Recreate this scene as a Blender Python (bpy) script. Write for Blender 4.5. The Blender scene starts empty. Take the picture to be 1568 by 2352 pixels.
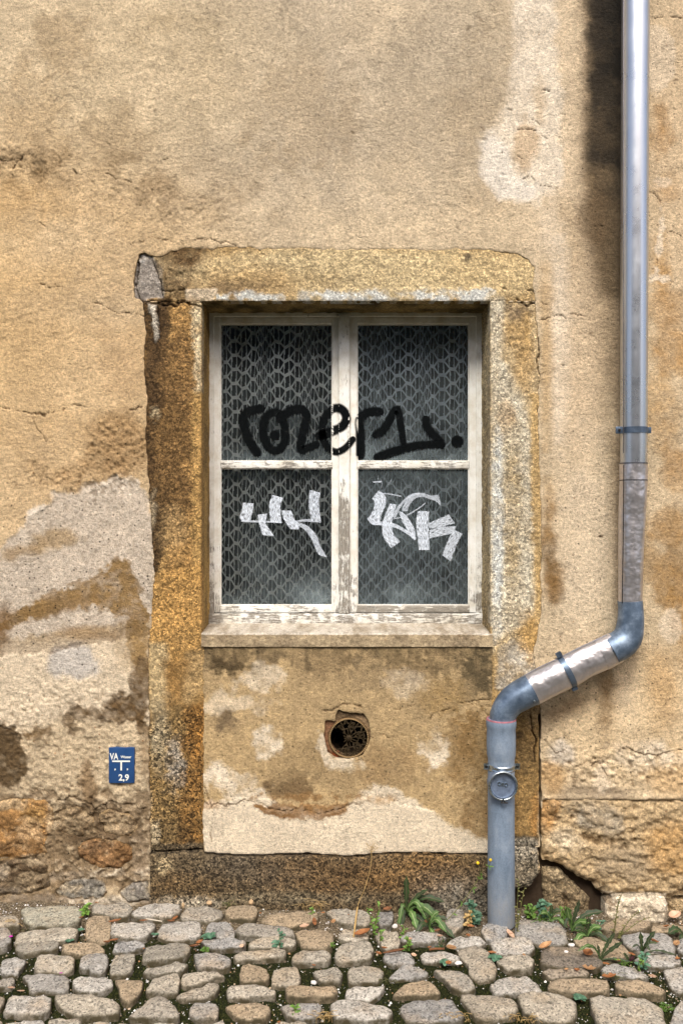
import bpy, bmesh, math, random
import numpy as np
from mathutils import Vector, Matrix

# ------------------------------------------------------------------ camera, sky, sun, exposure
SC = bpy.context.scene
S, CX, HV, VB, D = 0.0016, 784.0, 1176.0, 2100.0, 3.0     # metres per unit on the wall plane; the wall is 3 m from the eye
CZ = (VB - HV) * S
cam_d = bpy.data.cameras.new('camera'); cam = bpy.data.objects.new('camera', cam_d)
SC.collection.objects.link(cam); SC.camera = cam
cam.location = (0, -D, CZ); cam.rotation_euler = (math.pi / 2, 0, 0)
cam_d.sensor_fit = 'HORIZONTAL'; cam_d.angle = 2 * math.atan(CX * S / D); cam_d.clip_end = 800; cam_d.clip_start = 0.05

SUN_EL, SUN_AZ = math.radians(52), math.radians(-14)      # azimuth measured from straight in front of the wall, minus = from the left
w = bpy.data.worlds.new('World'); SC.world = w; w.use_nodes = True
wn = w.node_tree.nodes; wn.clear()
sky = wn.new('ShaderNodeTexSky'); sky.sky_type = 'NISHITA'; sky.sun_disc = False
sky.sun_elevation = SUN_EL; sky.sun_rotation = math.pi + SUN_AZ
sky.air_density = 0.7; sky.dust_density = 4.0; sky.ozone_density = 0.6
bg = wn.new('ShaderNodeBackground'); bg.inputs[1].default_value = 0.10
wo = wn.new('ShaderNodeOutputWorld')
w.node_tree.links.new(sky.outputs[0], bg.inputs[0]); w.node_tree.links.new(bg.outputs[0], wo.inputs[0])
sun_d = bpy.data.lights.new('sun', 'SUN'); sun_d.energy = 1.5; sun_d.angle = math.radians(18); sun_d.color = (1.0, 0.965, 0.92)
sun = bpy.data.objects.new('sun', sun_d); SC.collection.objects.link(sun); sun.location = (-2, -6, 8)
sun.rotation_euler = Vector((math.sin(-SUN_AZ) * math.cos(SUN_EL), math.cos(SUN_AZ) * math.cos(SUN_EL), -math.sin(SUN_EL))).to_track_quat('-Z', 'Y').to_euler()
vs_ = SC.view_settings; vs_.view_transform = 'Standard'; vs_.look = 'None'; vs_.gamma = 1.0; vs_.exposure = 1.27; vs_.use_curve_mapping = False
SC.cycles.use_denoising = True; SC.cycles.max_bounces = 6; SC.cycles.diffuse_bounces = 3; SC.cycles.transparent_max_bounces = 12

# ------------------------------------------------------------------ helpers
random.seed(7); RNG = np.random.default_rng(11)
COL = SC.collection
def PX(u, y=0.0): return (u - CX) * S * (D + y) / D
def PZ(v, y=0.0): return CZ + (HV - v) * S * (D + y) / D
def P(u, v, y=0.0): return Vector((PX(u, y), y, PZ(v, y)))
def ground_z(X): return (35 - 0.022 * (X / S + CX)) * S
def GP(u, v, dz=0.0):
    X = 0.0
    for _ in range(3):
        d = D * (CZ - ground_z(X) - dz) / ((v - HV) * S); X = (u - CX) * S * d / D
    return Vector((X, d - D, ground_z(X) + dz))
def lin(r, g=None, b=None):
    c = np.array((r, g, b), float) / 255.0
    return np.where(c <= 0.04045, c / 12.92, ((c + 0.055) / 1.055) ** 2.4)
def L4(r, g, b): return tuple(lin(r, g, b)) + (1.0,)

def mesh_obj(name, verts, faces, mat, parent=None, smooth=True, loc=None, attrs=None, sharp=None):
    me = bpy.data.meshes.new(name)
    if isinstance(faces, np.ndarray):
        nf, k = faces.shape
        me.vertices.add(len(verts)); me.vertices.foreach_set('co', np.asarray(verts, np.float32).ravel())
        me.loops.add(nf * k); me.polygons.add(nf)
        me.loops.foreach_set('vertex_index', faces.astype(np.int32).ravel())
        me.polygons.foreach_set('loop_start', np.arange(0, nf * k, k, dtype=np.int32))
        me.update(calc_edges=True)
    else:
        me.from_pydata([tuple(v) for v in verts], [], faces); me.update()
    if attrs:
        for an, av in attrs.items():
            av = np.asarray(av, np.float32)
            if av.ndim == 2:
                a = me.attributes.new(an, 'FLOAT_COLOR', 'POINT')
                if av.shape[1] == 3: av = np.concatenate([av, np.ones((len(av), 1), np.float32)], 1)
                a.data.foreach_set('color', av.ravel())
            else:
                a = me.attributes.new(an, 'FLOAT', 'POINT'); a.data.foreach_set('value', av)
    me.polygons.foreach_set('use_smooth', np.full(len(me.polygons), smooth))
    if sharp is not None: me.set_sharp_from_angle(angle=math.radians(sharp))
    if mat is not None: me.materials.append(mat)
    o = bpy.data.objects.new(name, me); COL.objects.link(o)
    if parent is not None: o.parent = parent; o.location = -_root_loc(parent)
    if loc is not None: o.location = loc
    return o
def _root_loc(p):
    v = Vector((0, 0, 0))
    while p is not None: v = v + p.location; p = p.parent
    return v
def tag(o, label, cat, group=None, kind=None):
    o['label'] = label; o['category'] = cat
    if group: o['group'] = group
    if kind: o['kind'] = kind
    return o
def thing(name, loc, label, cat, group=None):
    o = bpy.data.objects.new(name, None); COL.objects.link(o); o.location = loc; o.empty_display_size = 0.1
    return tag(o, label, cat, group)

class MB:                                                    # collects boxes, sweeps and discs into one mesh
    def __init__(self): self.v = []; self.f = []; self.a = []
    def add(self, v, f, a=None):
        n = len(self.v); self.v += [tuple(q) for q in v]; self.f += [tuple(i + n for i in q) for q in f]
        self.a += list(a) if a is not None else [0.0] * len(v)
    def box(self, x0, x1, y0, y1, z0, z1, b=0.0):
        if b <= 0:
            v = [(x, y, z) for x in (x0, x1) for y in (y0, y1) for z in (z0, z1)]
            self.add(v, [(0, 1, 3, 2), (4, 6, 7, 5), (0, 4, 5, 1), (2, 3, 7, 6), (0, 2, 6, 4), (1, 5, 7, 3)]); return
        bm = bmesh.new(); bmesh.ops.create_cube(bm, size=1)
        for q in bm.verts: q.co = Vector(((x0 + x1) / 2 + q.co.x * (x1 - x0), (y0 + y1) / 2 + q.co.y * (y1 - y0), (z0 + z1) / 2 + q.co.z * (z1 - z0)))
        bmesh.ops.bevel(bm, geom=list(bm.edges), offset=b, segments=2, affect='EDGES', profile=0.6)
        bm.verts.index_update()
        self.add([q.co.copy() for q in bm.verts], [[q.index for q in f.verts] for f in bm.faces]); bm.free()
    def sweep(self, pts, rad, n=24, caps=True, flat=1.0, up=Vector((0, 1, 0)), dent=None, a0=0.0, a1=2 * math.pi, thick=None):
        pts = [Vector(p) for p in pts]; m = len(pts)
        if not hasattr(rad, '__len__'): rad = [rad] * m
        vs = []; closed = abs(a1 - a0 - 2 * math.pi) < 1e-6; k = n if closed else n + 1
        for i, p in enumerate(pts):
            t = (pts[min(i + 1, m - 1)] - pts[max(i - 1, 0)]).normalized()
            uu = up if abs(t.dot(up)) < 0.95 else Vector((1, 0, 0.01))
            nn = t.cross(uu).normalized(); bb = nn.cross(t).normalized()
            for j in range(k):
                th = a0 + (a1 - a0) * j / n; r = rad[i]
                if dent: r *= dent(i / max(m - 1, 1), th)
                vs.append(p + nn * (math.cos(th) * r) + bb * (math.sin(th) * r * flat))
        fs = []
        for i in range(m - 1):
            for j in range(n):
                j2 = (j + 1) % k; fs.append((i * k + j, i * k + j2, (i + 1) * k + j2, (i + 1) * k + j))
        if caps and closed: fs += [tuple(range(k))[::-1], tuple((m - 1) * k + j for j in range(k))]
        self.add(vs, fs)
    def lathe(self, prof, c, n=40, axis='y'):                # prof: (radius, offset along axis)
        vs = []; fs = []
        for (r, h) in prof:
            for j in range(n):
                th = 2 * math.pi * j / n; a, b = math.cos(th) * r, math.sin(th) * r
                vs.append((c[0] + a, c[1] + h, c[2] + b) if axis == 'y' else (c[0] + a, c[1] + b, c[2] + h))
        for i in range(len(prof) - 1):
            for j in range(n): fs.append((i * n + j, i * n + (j + 1) % n, (i + 1) * n + (j + 1) % n, (i + 1) * n + j))
        self.add(vs, fs)
    def build(self, name, mat, parent=None, smooth=True, sharp=35, attr=None):
        o = mesh_obj(name, self.v, self.f, mat, parent, smooth, attrs={attr: self.a} if attr else None, sharp=sharp)
        bm = bmesh.new(); bm.from_mesh(o.data); bmesh.ops.recalc_face_normals(bm, faces=bm.faces); bm.to_mesh(o.data); bm.free()
        return o
def crom(pts, n=8):                                          # Catmull-Rom through tuples of any width
    p = [np.array(q, float) for q in pts]; p = [2 * p[0] - p[1]] + p + [2 * p[-1] - p[-2]]; out = []
    for i in range(1, len(p) - 2):
        for k in range(n):
            t = k / n; a, b, c, d = p[i - 1:i + 3]
            out.append(0.5 * (2 * b + (c - a) * t + (2 * a - 5 * b + 4 * c - d) * t * t + (3 * b - a - 3 * c + d) * t ** 3))
    out.append(p[-2]); return out

# ---- numpy noise
_T = RNG.random((256, 256)).astype(np.float32)
def vnoise(x, y, seed=0):
    x = x + seed * 37.7; y = y + seed * 91.3
    xi = np.floor(x); yi = np.floor(y); fx = (x - xi); fy = (y - yi)
    fx = fx * fx * (3 - 2 * fx); fy = fy * fy * (3 - 2 * fy)
    xi = xi.astype(np.int64); yi = yi.astype(np.int64)
    a, b = xi & 255, (xi + 1) & 255; c, d = yi & 255, (yi + 1) & 255
    return (_T[a, c] * (1 - fx) + _T[b, c] * fx) * (1 - fy) + (_T[a, d] * (1 - fx) + _T[b, d] * fx) * fy
def fbm(x, y, scale, octv=4, seed=0, gain=0.5):
    s = 0; amp = 1.0; tot = 0
    for o in range(octv):
        s = s + amp * vnoise(x / scale * 2 ** o, y / scale * 2 ** o, seed + o * 3.1); tot += amp; amp *= gain
    return s / tot                                            # 0..1
def sstep(a, b, x): t = np.clip((x - a) / (b - a), 0, 1); return t * t * (3 - 2 * t)
def poly_sd(U, V, poly):
    d = np.full(U.shape, 1e9); ins = np.zeros(U.shape, bool); n = len(poly)
    for i in range(n):
        ax, ay = poly[i]; bx, by = poly[(i + 1) % n]; ex, ey = bx - ax, by - ay
        px, py = U - ax, V - ay; t = np.clip((px * ex + py * ey) / max(ex * ex + ey * ey, 1e-9), 0, 1)
        d = np.minimum(d, (px - ex * t) ** 2 + (py - ey * t) ** 2)
        c = ((ay > V) != (by > V)); xx = ex * (V - ay) / (ey if ey else 1e-9) + ax
        ins ^= c & (U < xx)
    d = np.sqrt(d); return np.where(ins, -d, d)
def line_d(U, V, pts):
    d = np.full(U.shape, 1e9)
    for (ax, ay), (bx, by) in zip(pts[:-1], pts[1:]):
        ex, ey = bx - ax, by - ay; px, py = U - ax, V - ay
        t = np.clip((px * ex + py * ey) / max(ex * ex + ey * ey, 1e-9), 0, 1)
        d = np.minimum(d, (px - ex * t) ** 2 + (py - ey * t) ** 2)
    return np.sqrt(d)

# ------------------------------------------------------------------ materials
class NT:
    def __init__(self, name):
        self.m = bpy.data.materials.new(name); self.m.use_nodes = True
        self.t = self.m.node_tree; self.t.nodes.clear()
        self.out = self.t.nodes.new('ShaderNodeOutputMaterial')
        self.b = self.t.nodes.new('ShaderNodeBsdfPrincipled'); self.link(self.b.outputs[0], self.out.inputs[0])
    def link(self, a, b): self.t.links.new(a, b)
    def n(self, typ, ins=None, **props):
        q = self.t.nodes.new('ShaderNode' + typ)
        for k, v in props.items(): setattr(q, k, v)
        for k, v in (ins or {}).items(): self.put(q.inputs[k], v)
        return q
    def put(self, sock, v):
        if isinstance(v, bpy.types.NodeSocket): self.link(v, sock)
        elif isinstance(v, bpy.types.Node): self.link(v.outputs[0], sock)
        else: sock.default_value = v
    def co(self, scale=(1, 1, 1)):
        c = self.n('TexCoord').outputs['Object']
        return self.n('Mapping', {'Vector': c, 'Scale': scale}).outputs[0] if scale != (1, 1, 1) else c
    def noise(self, scale, det=3, rough=0.6, co=None): return self.n('TexNoise', {'Vector': co or self.co(), 'Scale': scale, 'Detail': det, 'Roughness': rough}).outputs[0]
    def ramp(self, f, stops, interp='LINEAR'):
        r = self.n('ValToRGB', {0: f}); r.color_ramp.interpolation = interp; e = r.color_ramp.elements
        while len(e) < len(stops): e.new(0.5)
        for i, (p, c) in enumerate(stops): e[i].position = p; e[i].color = c if len(c) == 4 else tuple(c) + (1,)
        return r.outputs[0]
    def mr(self, f, a, b, c, d): return self.n('MapRange', {0: f, 1: a, 2: b, 3: c, 4: d}).outputs[0]
    def mix(self, fac, a, b, bt='MIX'):
        q = self.n('Mix', data_type='RGBA', blend_type=bt); self.put(q.inputs[0], fac); self.put(q.inputs[6], a); self.put(q.inputs[7], b); return q.outputs[2]
    def math(self, op, a, b=0.5, c=None):
        q = self.n('Math', {0: a, 1: b}, operation=op)
        if c is not None: self.put(q.inputs[2], c)
        return q.outputs[0]
    def attr(self, name): return self.n('Attribute', attribute_name=name)
    def bump(self, h, strength=0.5, dist=0.002, nrm=None):
        q = self.n('Bump', {'Height': h, 'Strength': strength, 'Distance': dist})
        if nrm is not None: self.link(nrm, q.inputs['Normal'])
        return q.outputs[0]
    def set(self, **k):
        for a, v in k.items(): self.put(self.b.inputs[a.replace('_', ' ')], v)
        return self.m
def grey(v): return (v, v, v, 1)

def masonry():                       # Col: base colour of the stone or plaster; Aux.r: crystal speckle, Aux.g: sand grain
    t = NT('weathered_masonry'); col = t.attr('Col').outputs['Color']; aux = t.n('SeparateColor', {0: t.attr('Aux').outputs['Color']})
    spk, sand = aux.outputs[0], aux.outputs[1]
    n1 = t.noise(85, 6, 0.78, t.co((.9, 1, 1.1))); n2 = t.noise(300, 3, 0.75, t.co((.9, 1, 1.1))); n0 = t.noise(24, 5, 0.7, t.co((.9, 1, 1.1)))
    c = t.mix(1.0, col, t.mr(n1, 0.32, 0.68, 0.60, 1.30), 'MULTIPLY')
    c = t.mix(1.0, c, t.mr(n2, 0.32, 0.68, 0.70, 1.26), 'MULTIPLY')
    c = t.mix(1.0, c, t.mr(n0, 0.3, 0.7, 0.87, 1.10), 'MULTIPLY')
    # crystals
    v1 = t.n('TexVoronoi', {'Vector': t.co(), 'Scale': 150.0}); v2 = t.n('TexVoronoi', {'Vector': t.co(), 'Scale': 300.0})
    s1 = t.n('SeparateColor', {0: v1.outputs['Color']}); s2 = t.n('SeparateColor', {0: v2.outputs['Color']})
    k1 = t.ramp(s1.outputs[0], [(0.0, grey(0.20)), (0.26, grey(0.42)), (0.34, grey(0.85)), (0.7, grey(1.15)), (0.86, grey(1.65)), (1.0, grey(1.95))])
    k2 = t.ramp(s2.outputs[1], [(0.0, grey(0.4)), (0.3, grey(0.7)), (0.6, grey(1.05)), (0.85, grey(1.35)), (1.0, grey(1.6))])
    kk = t.mix(1.0, k1, k2, 'MULTIPLY')
    c = t.mix(spk, c, t.mix(1.0, c, kk, 'MULTIPLY'))
    # small pebbles and pits in the plaster
    vp = t.n('TexVoronoi', {'Vector': t.co(), 'Scale': 62.0}); sp = t.n('SeparateColor', {0: vp.outputs['Color']})
    dot = t.math('MULTIPLY', t.mr(vp.outputs['Distance'], 0.16, 0.24, 1.0, 0.0), t.math('GREATER_THAN', sp.outputs[0], 0.78))
    pc = t.mix(1.0, c, t.ramp(sp.outputs[1], [(0.0, grey(.12)), (0.4, grey(.25)), (0.6, (.5, .3, .16, 1)), (0.82, grey(1.3))], 'CONSTANT'), 'MULTIPLY')
    c = t.mix(t.math('MULTIPLY', dot, t.math('MULTIPLY', sand, 0.95)), c, pc)
    pit = t.mr(t.noise(210, 2, 0.5), 0.30, 0.38, 1.0, 0.0)
    c = t.mix(t.math('MULTIPLY', pit, t.math('MULTIPLY', sand, 0.55)), c, t.mix(1.0, c, L4(120, 104, 82), 'MULTIPLY'))
    h = t.math('ADD', t.math('MULTIPLY', n1, 1.0), t.math('MULTIPLY', n2, 0.45))
    h = t.math('ADD', h, t.math('MULTIPLY', t.math('MULTIPLY', s1.outputs[0], spk), 0.25))
    h = t.math('SUBTRACT', h, t.math('MULTIPLY', pit, 0.5))
    t.set(Base_Color=c, Roughness=0.93, Specular_IOR_Level=0.2, Normal=t.bump(h, 1.0, 0.0055))
    return t.m
M = {}
M['masonry'] = masonry()

def wood(name, horiz):
    t = NT(name); sc = (5, 5, 40) if horiz else (40, 5, 5); gsc = (6, 30, 160) if horiz else (160, 30, 6)
    n = t.noise(5.5, 7, 0.8, t.co(sc)); g = t.noise(5, 4, 0.7, t.co(gsc)); blot = t.noise(16, 6, 0.75)
    z = t.n('SeparateXYZ', {0: t.n('NewGeometry').outputs['Position']}).outputs[2]
    wear = t.attr('wear').outputs['Fac']
    f = t.math('ADD', t.math('MULTIPLY', n, 0.55), t.math('MULTIPLY', blot, 0.45))
    f = t.math('ADD', f, t.math('MULTIPLY', wear, 0.30))
    bare = t.mr(f, 0.625, 0.655, 0.0, 1.0)
    paint = t.ramp(t.noise(14, 4, 0.6), [(0.25, L4(206, 200, 184)), (0.5, L4(228, 226, 216)), (0.8, L4(238, 237, 231))])
    hair = t.mr(g, 0.33, 0.37, 0.55, 0.0)
    paint = t.mix(hair, paint, L4(120, 104, 82))
    paint = t.mix(t.mr(t.noise(22, 4, 0.7), 0.48, 0.78, 0.0, 0.5), paint, L4(184, 168, 138))
    gw = t.ramp(g, [(0.3, L4(78, 72, 64)), (0.5, L4(138, 131, 118)), (0.7, L4(172, 166, 154))])
    c = t.mix(bare, paint, gw)
    rim = t.math('MULTIPLY', t.mr(f, 0.60, 0.63, 0.0, 1.0), t.math('SUBTRACT', 1.0, bare)); c = t.mix(t.math('MULTIPLY', rim, 0.35), c, L4(110, 92, 72))
    h = t.math('SUBTRACT', t.math('MULTIPLY', g, 0.25), bare)
    return t.set(Base_Color=c, Roughness=0.7, Normal=t.bump(h, 0.7, 0.0016))
M['wood_v'] = wood('flaking_paint_upright', False); M['wood_h'] = wood('flaking_paint_level', True)

def glass():
    t = NT('dusty_glass'); t.t.nodes.remove(t.b)
    fr = t.n('Fresnel', {0: 1.5}); tr = t.n('BsdfTransparent', {0: (0.93, 0.95, 0.94, 1)}); gl = t.n('BsdfGlossy', {0: (1, 1, 1, 1), 1: 0.03})
    m1 = t.n('MixShader', {0: fr, 1: tr, 2: gl})
    df = t.n('BsdfDiffuse', {0: L4(150, 164, 166)})
    dust = t.attr('dust').outputs['Fac']
    n = t.math('MULTIPLY', t.mr(t.noise(9, 5, 0.7), 0.3, 0.8, 0.25, 1.5), t.mr(t.noise(300, 2, 0.6), 0.3, 0.7, 0.6, 1.4))
    m2 = t.n('MixShader', {0: t.math('MULTIPLY', dust, n), 1: m1.outputs[0], 2: df.outputs[0]})
    t.link(m2.outputs[0], t.out.inputs[0]); return t.m
M['glass'] = glass()

def paintmat(name, colr, streak):
    t = NT(name); e = t.attr('edge').outputs['Fac']; t.set(Base_Color=colr, Roughness=0.8, Specular_IOR_Level=0.06)
    if streak:
        s = t.n('TexNoise', {'Vector': t.n('Mapping', {'Vector': t.n('CombineXYZ', {0: e, 1: t.attr('along').outputs['Fac'], 2: 0.0}).outputs[0], 'Scale': (26, 2.2, 1)}).outputs[0], 'Scale': 1.0, 'Detail': 3.0}).outputs[0]
        al = t.mr(s, 0.40, 0.56, 0.12, 0.96); fr = t.n('Math', {0: e, 1: t.math('SUBTRACT', 1.0, e)}, operation='MINIMUM').outputs[0]; al = t.math('MULTIPLY', al, t.mr(t.math('ADD', fr, t.math('MULTIPLY', t.math('SUBTRACT', t.noise(260, 3, .7), .5), .22)), 0.0, .07, 0.0, 1.0)); al = t.math('MULTIPLY', al, t.math('SUBTRACT', 1.0, t.attr('fade').outputs['Fac']))
    else:
        al = t.math('MULTIPLY', t.mr(t.math('ADD', e, t.math('MULTIPLY', t.math('SUBTRACT', t.noise(420, 2, .7), .5), .25)), 0.03, 0.36, 0.0, 1.0), t.mr(t.noise(20, 3, .6), .3, .6, .92, 1.0))
    tr = t.n('BsdfTransparent'); ms = t.n('MixShader', {0: al, 1: tr.outputs[0], 2: t.b.outputs[0]}); t.link(ms.outputs[0], t.out.inputs[0]); return t.m
M['spray'] = paintmat('black_spray_paint', L4(7, 10, 11), False)
M['marker'] = paintmat('white_marker_paint', L4(222, 231, 240), True)

def simple(name, colr, rough=0.8, metal=0.0, var=0.15, scale=40, bump=0.0, bscale=120, spec=0.4, streak=None):
    t = NT(name); n = t.noise(scale, 4, 0.65, t.co(streak) if streak else None)
    c = t.mix(1.0, colr, t.mr(n, 0.25, 0.75, 1 - var, 1 + var), 'MULTIPLY')
    t.set(Base_Color=c, Roughness=t.mr(n, 0.3, 0.7, max(0, rough - 0.08), min(1, rough + 0.08)), Metallic=metal, Specular_IOR_Level=spec)
    if bump: t.set(Normal=t.bump(t.noise(bscale, 4, 0.7), bump, 0.002))
    return t.m
M['zinc_bright'] = simple('bright_zinc_sheet', L4(186, 190, 194), 0.31, 0.85, 0.06, 7, 0.05, 12)
M['zinc_old'] = simple('bare_dented_zinc', L4(192, 188, 188), 0.42, 0.75, 0.10, 9, 0.2, 22)
def dented():
    t = NT('bare_dented_zinc'); n = t.noise(11, 3, .55); n2 = t.noise(40, 5, .7, t.co((1, 1, .5))); c = t.mix(1.0, L4(194, 189, 188), t.mr(n2, .3, .7, .9, 1.06), 'MULTIPLY')
    return t.set(Base_Color=c, Metallic=.82, Roughness=t.mr(n2, .3, .7, .32, .42), Normal=t.bump(n2, .06, .002, t.bump(n, .55, .022)))
M['zinc_diag'] = dented()
def patina():
    t = NT('blue_zinc_patina'); n = t.noise(26, 6, 0.72); n2 = t.noise(8, 3, 0.6)
    c = t.ramp(t.math('ADD', t.math('MULTIPLY', n, 0.6), t.math('MULTIPLY', n2, 0.4)), [(0.33, L4(62, 76, 92)), (0.5, L4(96, 112, 130)), (0.66, L4(138, 154, 170))])
    return t.set(Base_Color=c, Metallic=0.45, Roughness=t.mr(n, 0.3, 0.7, 0.34, 0.55), Normal=t.bump(n, 0.15, 0.002))
M['patina'] = patina()
def stand():
    t = NT('grey_standpipe_coat'); n = t.noise(34, 6, 0.75, t.co((1.6, 1.6, 0.5))); n2 = t.noise(6, 4, 0.6); f = t.noise(240, 2, 0.6)
    c = t.ramp(t.math('ADD', t.math('MULTIPLY', n, 0.5), t.math('MULTIPLY', n2, 0.5)), [(0.32, L4(92, 108, 124)), (0.5, L4(118, 133, 149)), (0.68, L4(148, 159, 170))])
    c = t.mix(1.0, c, t.mr(f, 0.3, 0.7, 0.86, 1.14), 'MULTIPLY')
    z = t.n('SeparateXYZ', {0: t.n('NewGeometry').outputs['Position']}).outputs[2]
    dirt = t.math('MULTIPLY', t.mr(z, 0.0, 0.22, 0.75, 0.0), t.mr(n, 0.35, 0.65, 0.4, 1.2)); c = t.mix(dirt, c, L4(128, 124, 116))
    return t.set(Base_Color=c, Metallic=0.1, Roughness=0.6, Normal=t.bump(n, 0.1, 0.002))
M['stand'] = stand()
M['strap'] = simple('dull_lead_strap', L4(92, 106, 122), 0.42, 0.7, 0.3, 30, 0.1)
M['clampmetal'] = simple('galvanised_clamp', L4(176, 186, 190), 0.3, 1.0, 0.1, 20)
M['darkmetal'] = simple('dark_screw', L4(58, 56, 54), 0.5, 0.8, 0.2, 60)
M['seam'] = simple('folded_seam', L4(120, 120, 124), 0.45, 1.0, 0.1, 20)
M['cap'] = simple('cast_zinc_cap', L4(112, 126, 146), 0.5, 0.55, 0.35, 70, 0.25, 260)
M['signblue'] = simple('blue_enamel', L4(34, 68, 112), 0.4, 0.0, 0.14, 30, 0.03)
M['signwhite'] = simple('white_enamel', L4(226, 226, 214), 0.5, 0.0, 0.05, 60)
M['rust'] = simple('rusty_bronze', L4(112, 88, 56), 0.55, 0.5, 0.5, 160, 0.3, 300)
M['grille'] = simple('sooty_bronze_tracery', L4(62, 50, 30), 0.65, 0.5, 0.6, 90, 0.3, 300)
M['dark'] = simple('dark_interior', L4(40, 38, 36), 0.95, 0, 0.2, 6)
M['void'] = simple('dark_earth_behind_joints', L4(58, 48, 38), 1.0, 0, 0.3, 60, spec=0.0)
M['lace'] = simple('lace_thread', L4(240, 244, 240), 0.95, 0, 0.08, 30)
M['lace_b'] = simple('greyed_lace_thread', L4(220, 230, 236), 0.95, 0, 0.12, 30)
# ------------------------------------------------------------------ the house front: one height field, cut into plaster and stones
def axis(lo, a, b, hi, step, grow=1.13, big=24):
    mid = np.arange(a, b + 1e-6, step); left = []; x = a; s = step
    while x > lo: s = min(s * grow, big); x -= s; left.append(x)
    right = []; x = mid[-1]; s = step
    while x < hi: s = min(s * grow, big); x += s; right.append(x)
    return np.array(left[::-1] + list(mid) + right)
us = axis(-900, -12, 1580, 2500, 2.5); vs = axis(-1300, -12, 2118, 2122, 2.5)
U, V = np.meshgrid(us, vs)                                    # rows = v
U = U.astype(np.float64); V = V.astype(np.float64)
W = [fbm(U, V, sc, 4, sd, 0.6) - 0.5 for sc, sd in ((16, 1), (34, 2), (70, 3), (150, 4))]
Wl = fbm(U, V, 420, 4, 9) - 0.5; Wl2 = fbm(U, V, 260, 4, 15) - 0.5
fine = fbm(U, V, 6, 2, 21) - 0.5
def bb(x0, x1, y0, y1, m):
    return (slice(max(0, np.searchsorted(vs, y0 - m) - 1), np.searchsorted(vs, y1 + m) + 1), slice(max(0, np.searchsorted(us, x0 - m) - 1), np.searchsorted(us, x1 + m) + 1))
def mask(shape, soft=10, warp=10, wi=1):
    if isinstance(shape[0], (tuple, list)):
        xs = [p[0] for p in shape]; ys = [p[1] for p in shape]; sl = bb(min(xs), max(xs), min(ys), max(ys), soft + warp * 1.2 + 6)
        if U[sl].size == 0: return sl, np.zeros(U[sl].shape)
        sd = poly_sd(U[sl], V[sl], shape)
    else:
        cu, cv, ru, rv = shape[:4]; an = math.radians(shape[4]) if len(shape) > 4 else 0; r = max(ru, rv)
        sl = bb(cu - r, cu + r, cv - r, cv + r, soft + warp * 1.2 + 6); x = U[sl] - cu; y = V[sl] - cv
        x, y = x * math.cos(an) + y * math.sin(an), -x * math.sin(an) + y * math.cos(an)
        sd = (np.sqrt((x / ru) ** 2 + (y / rv) ** 2) - 1) * min(ru, rv)
    return sl, sstep(soft, -soft, sd + 2.4 * warp * W[wi][sl] + warp * 0.5 * W[0][sl])
def paint(C, shape, rgb, op=1.0, soft=10, warp=10, wi=1, patch=0.0):
    sl, m = mask(shape, soft, warp, wi); m = m * op
    if patch: m = m * np.clip(1 + patch * 4 * W[(wi + 1) % 4][sl] + patch * 2.5 * W[0][sl], 0, 1.3)
    m = np.clip(m, 0, 1)[..., None]; C[sl] = C[sl] * (1 - m) + lin(*rgb) * m
def field(rgb): return np.tile(lin(*rgb), U.shape + (1,)).astype(np.float64)
def vary(C, w, k): C *= (1 + w * k)[..., None]

# ---- plaster colours -----------------------------------------------------------------
C = field((203, 180, 143))
paint(C, (120, 800, 420, 520), (206, 172, 122), 0.75, 200, 60, 3)
paint(C, (0, 640, 160, 260), (208, 170, 112), 0.5, 110, 40, 3)
paint(C, (820, 200, 430, 330), (194, 176, 148), 0.8, 170, 60, 3)
paint(C, (300, 160, 330, 200), (202, 179, 140), 0.8, 140, 50, 3)
paint(C, (1010, 90, 200, 140), (180, 162, 132), 0.5, 80, 40, 3)
paint(C, (960, 300, 210, 130), (180, 160, 128), 0.5, 70, 40, 2, 0.4)
for e, c, o in (((150, 110, 70, 90), (140, 114, 76), .55), ((255, 320, 90, 75), (142, 118, 82), .6), ((690, 260, 130, 150, 30), (150, 127, 92), .5), ((560, 370, 140, 60), (156, 133, 98), .45),
                ((60, 290, 90, 150), (160, 130, 86), .5), ((180, 400, 170, 40, 12), (146, 120, 82), .6), ((20, 368, 60, 28), (96, 78, 52), .7), ((430, 460, 200, 45, 15), (158, 132, 94), .55),
                ((1110, 470, 150, 50, -30), (166, 140, 104), .5), ((1090, 250, 60, 200, 15), (158, 136, 102), .45), ((330, 790, 110, 160), (182, 148, 104), .5), ((60, 480, 90, 60), (190, 152, 96), .5),
                ((860, 640, 300, 60), (200, 170, 126), .5), ((120, 1000, 160, 60), (196, 160, 108), .5), ((600, 60, 200, 80), (186, 166, 132), .6), ((480, 180, 90, 60), (172, 150, 112), .5), ((380, 60, 80, 40), (166, 142, 100), .5)):
    paint(C, e, c, o * .62, 26, 40, 1, 0.7)
for e, o in (((780, 440, 260, 60, -8), .45), ((1000, 520, 230, 45, -6), .6), ((720, 520, 170, 30), .4), ((430, 210, 130, 60), .3), ((880, 60, 90, 100), .35), ((120, 560, 150, 50), .3), ((200, 700, 120, 40), .3)):
    paint(C, e, (214, 190, 152), o, 40, 30, 2, 0.4)
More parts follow.
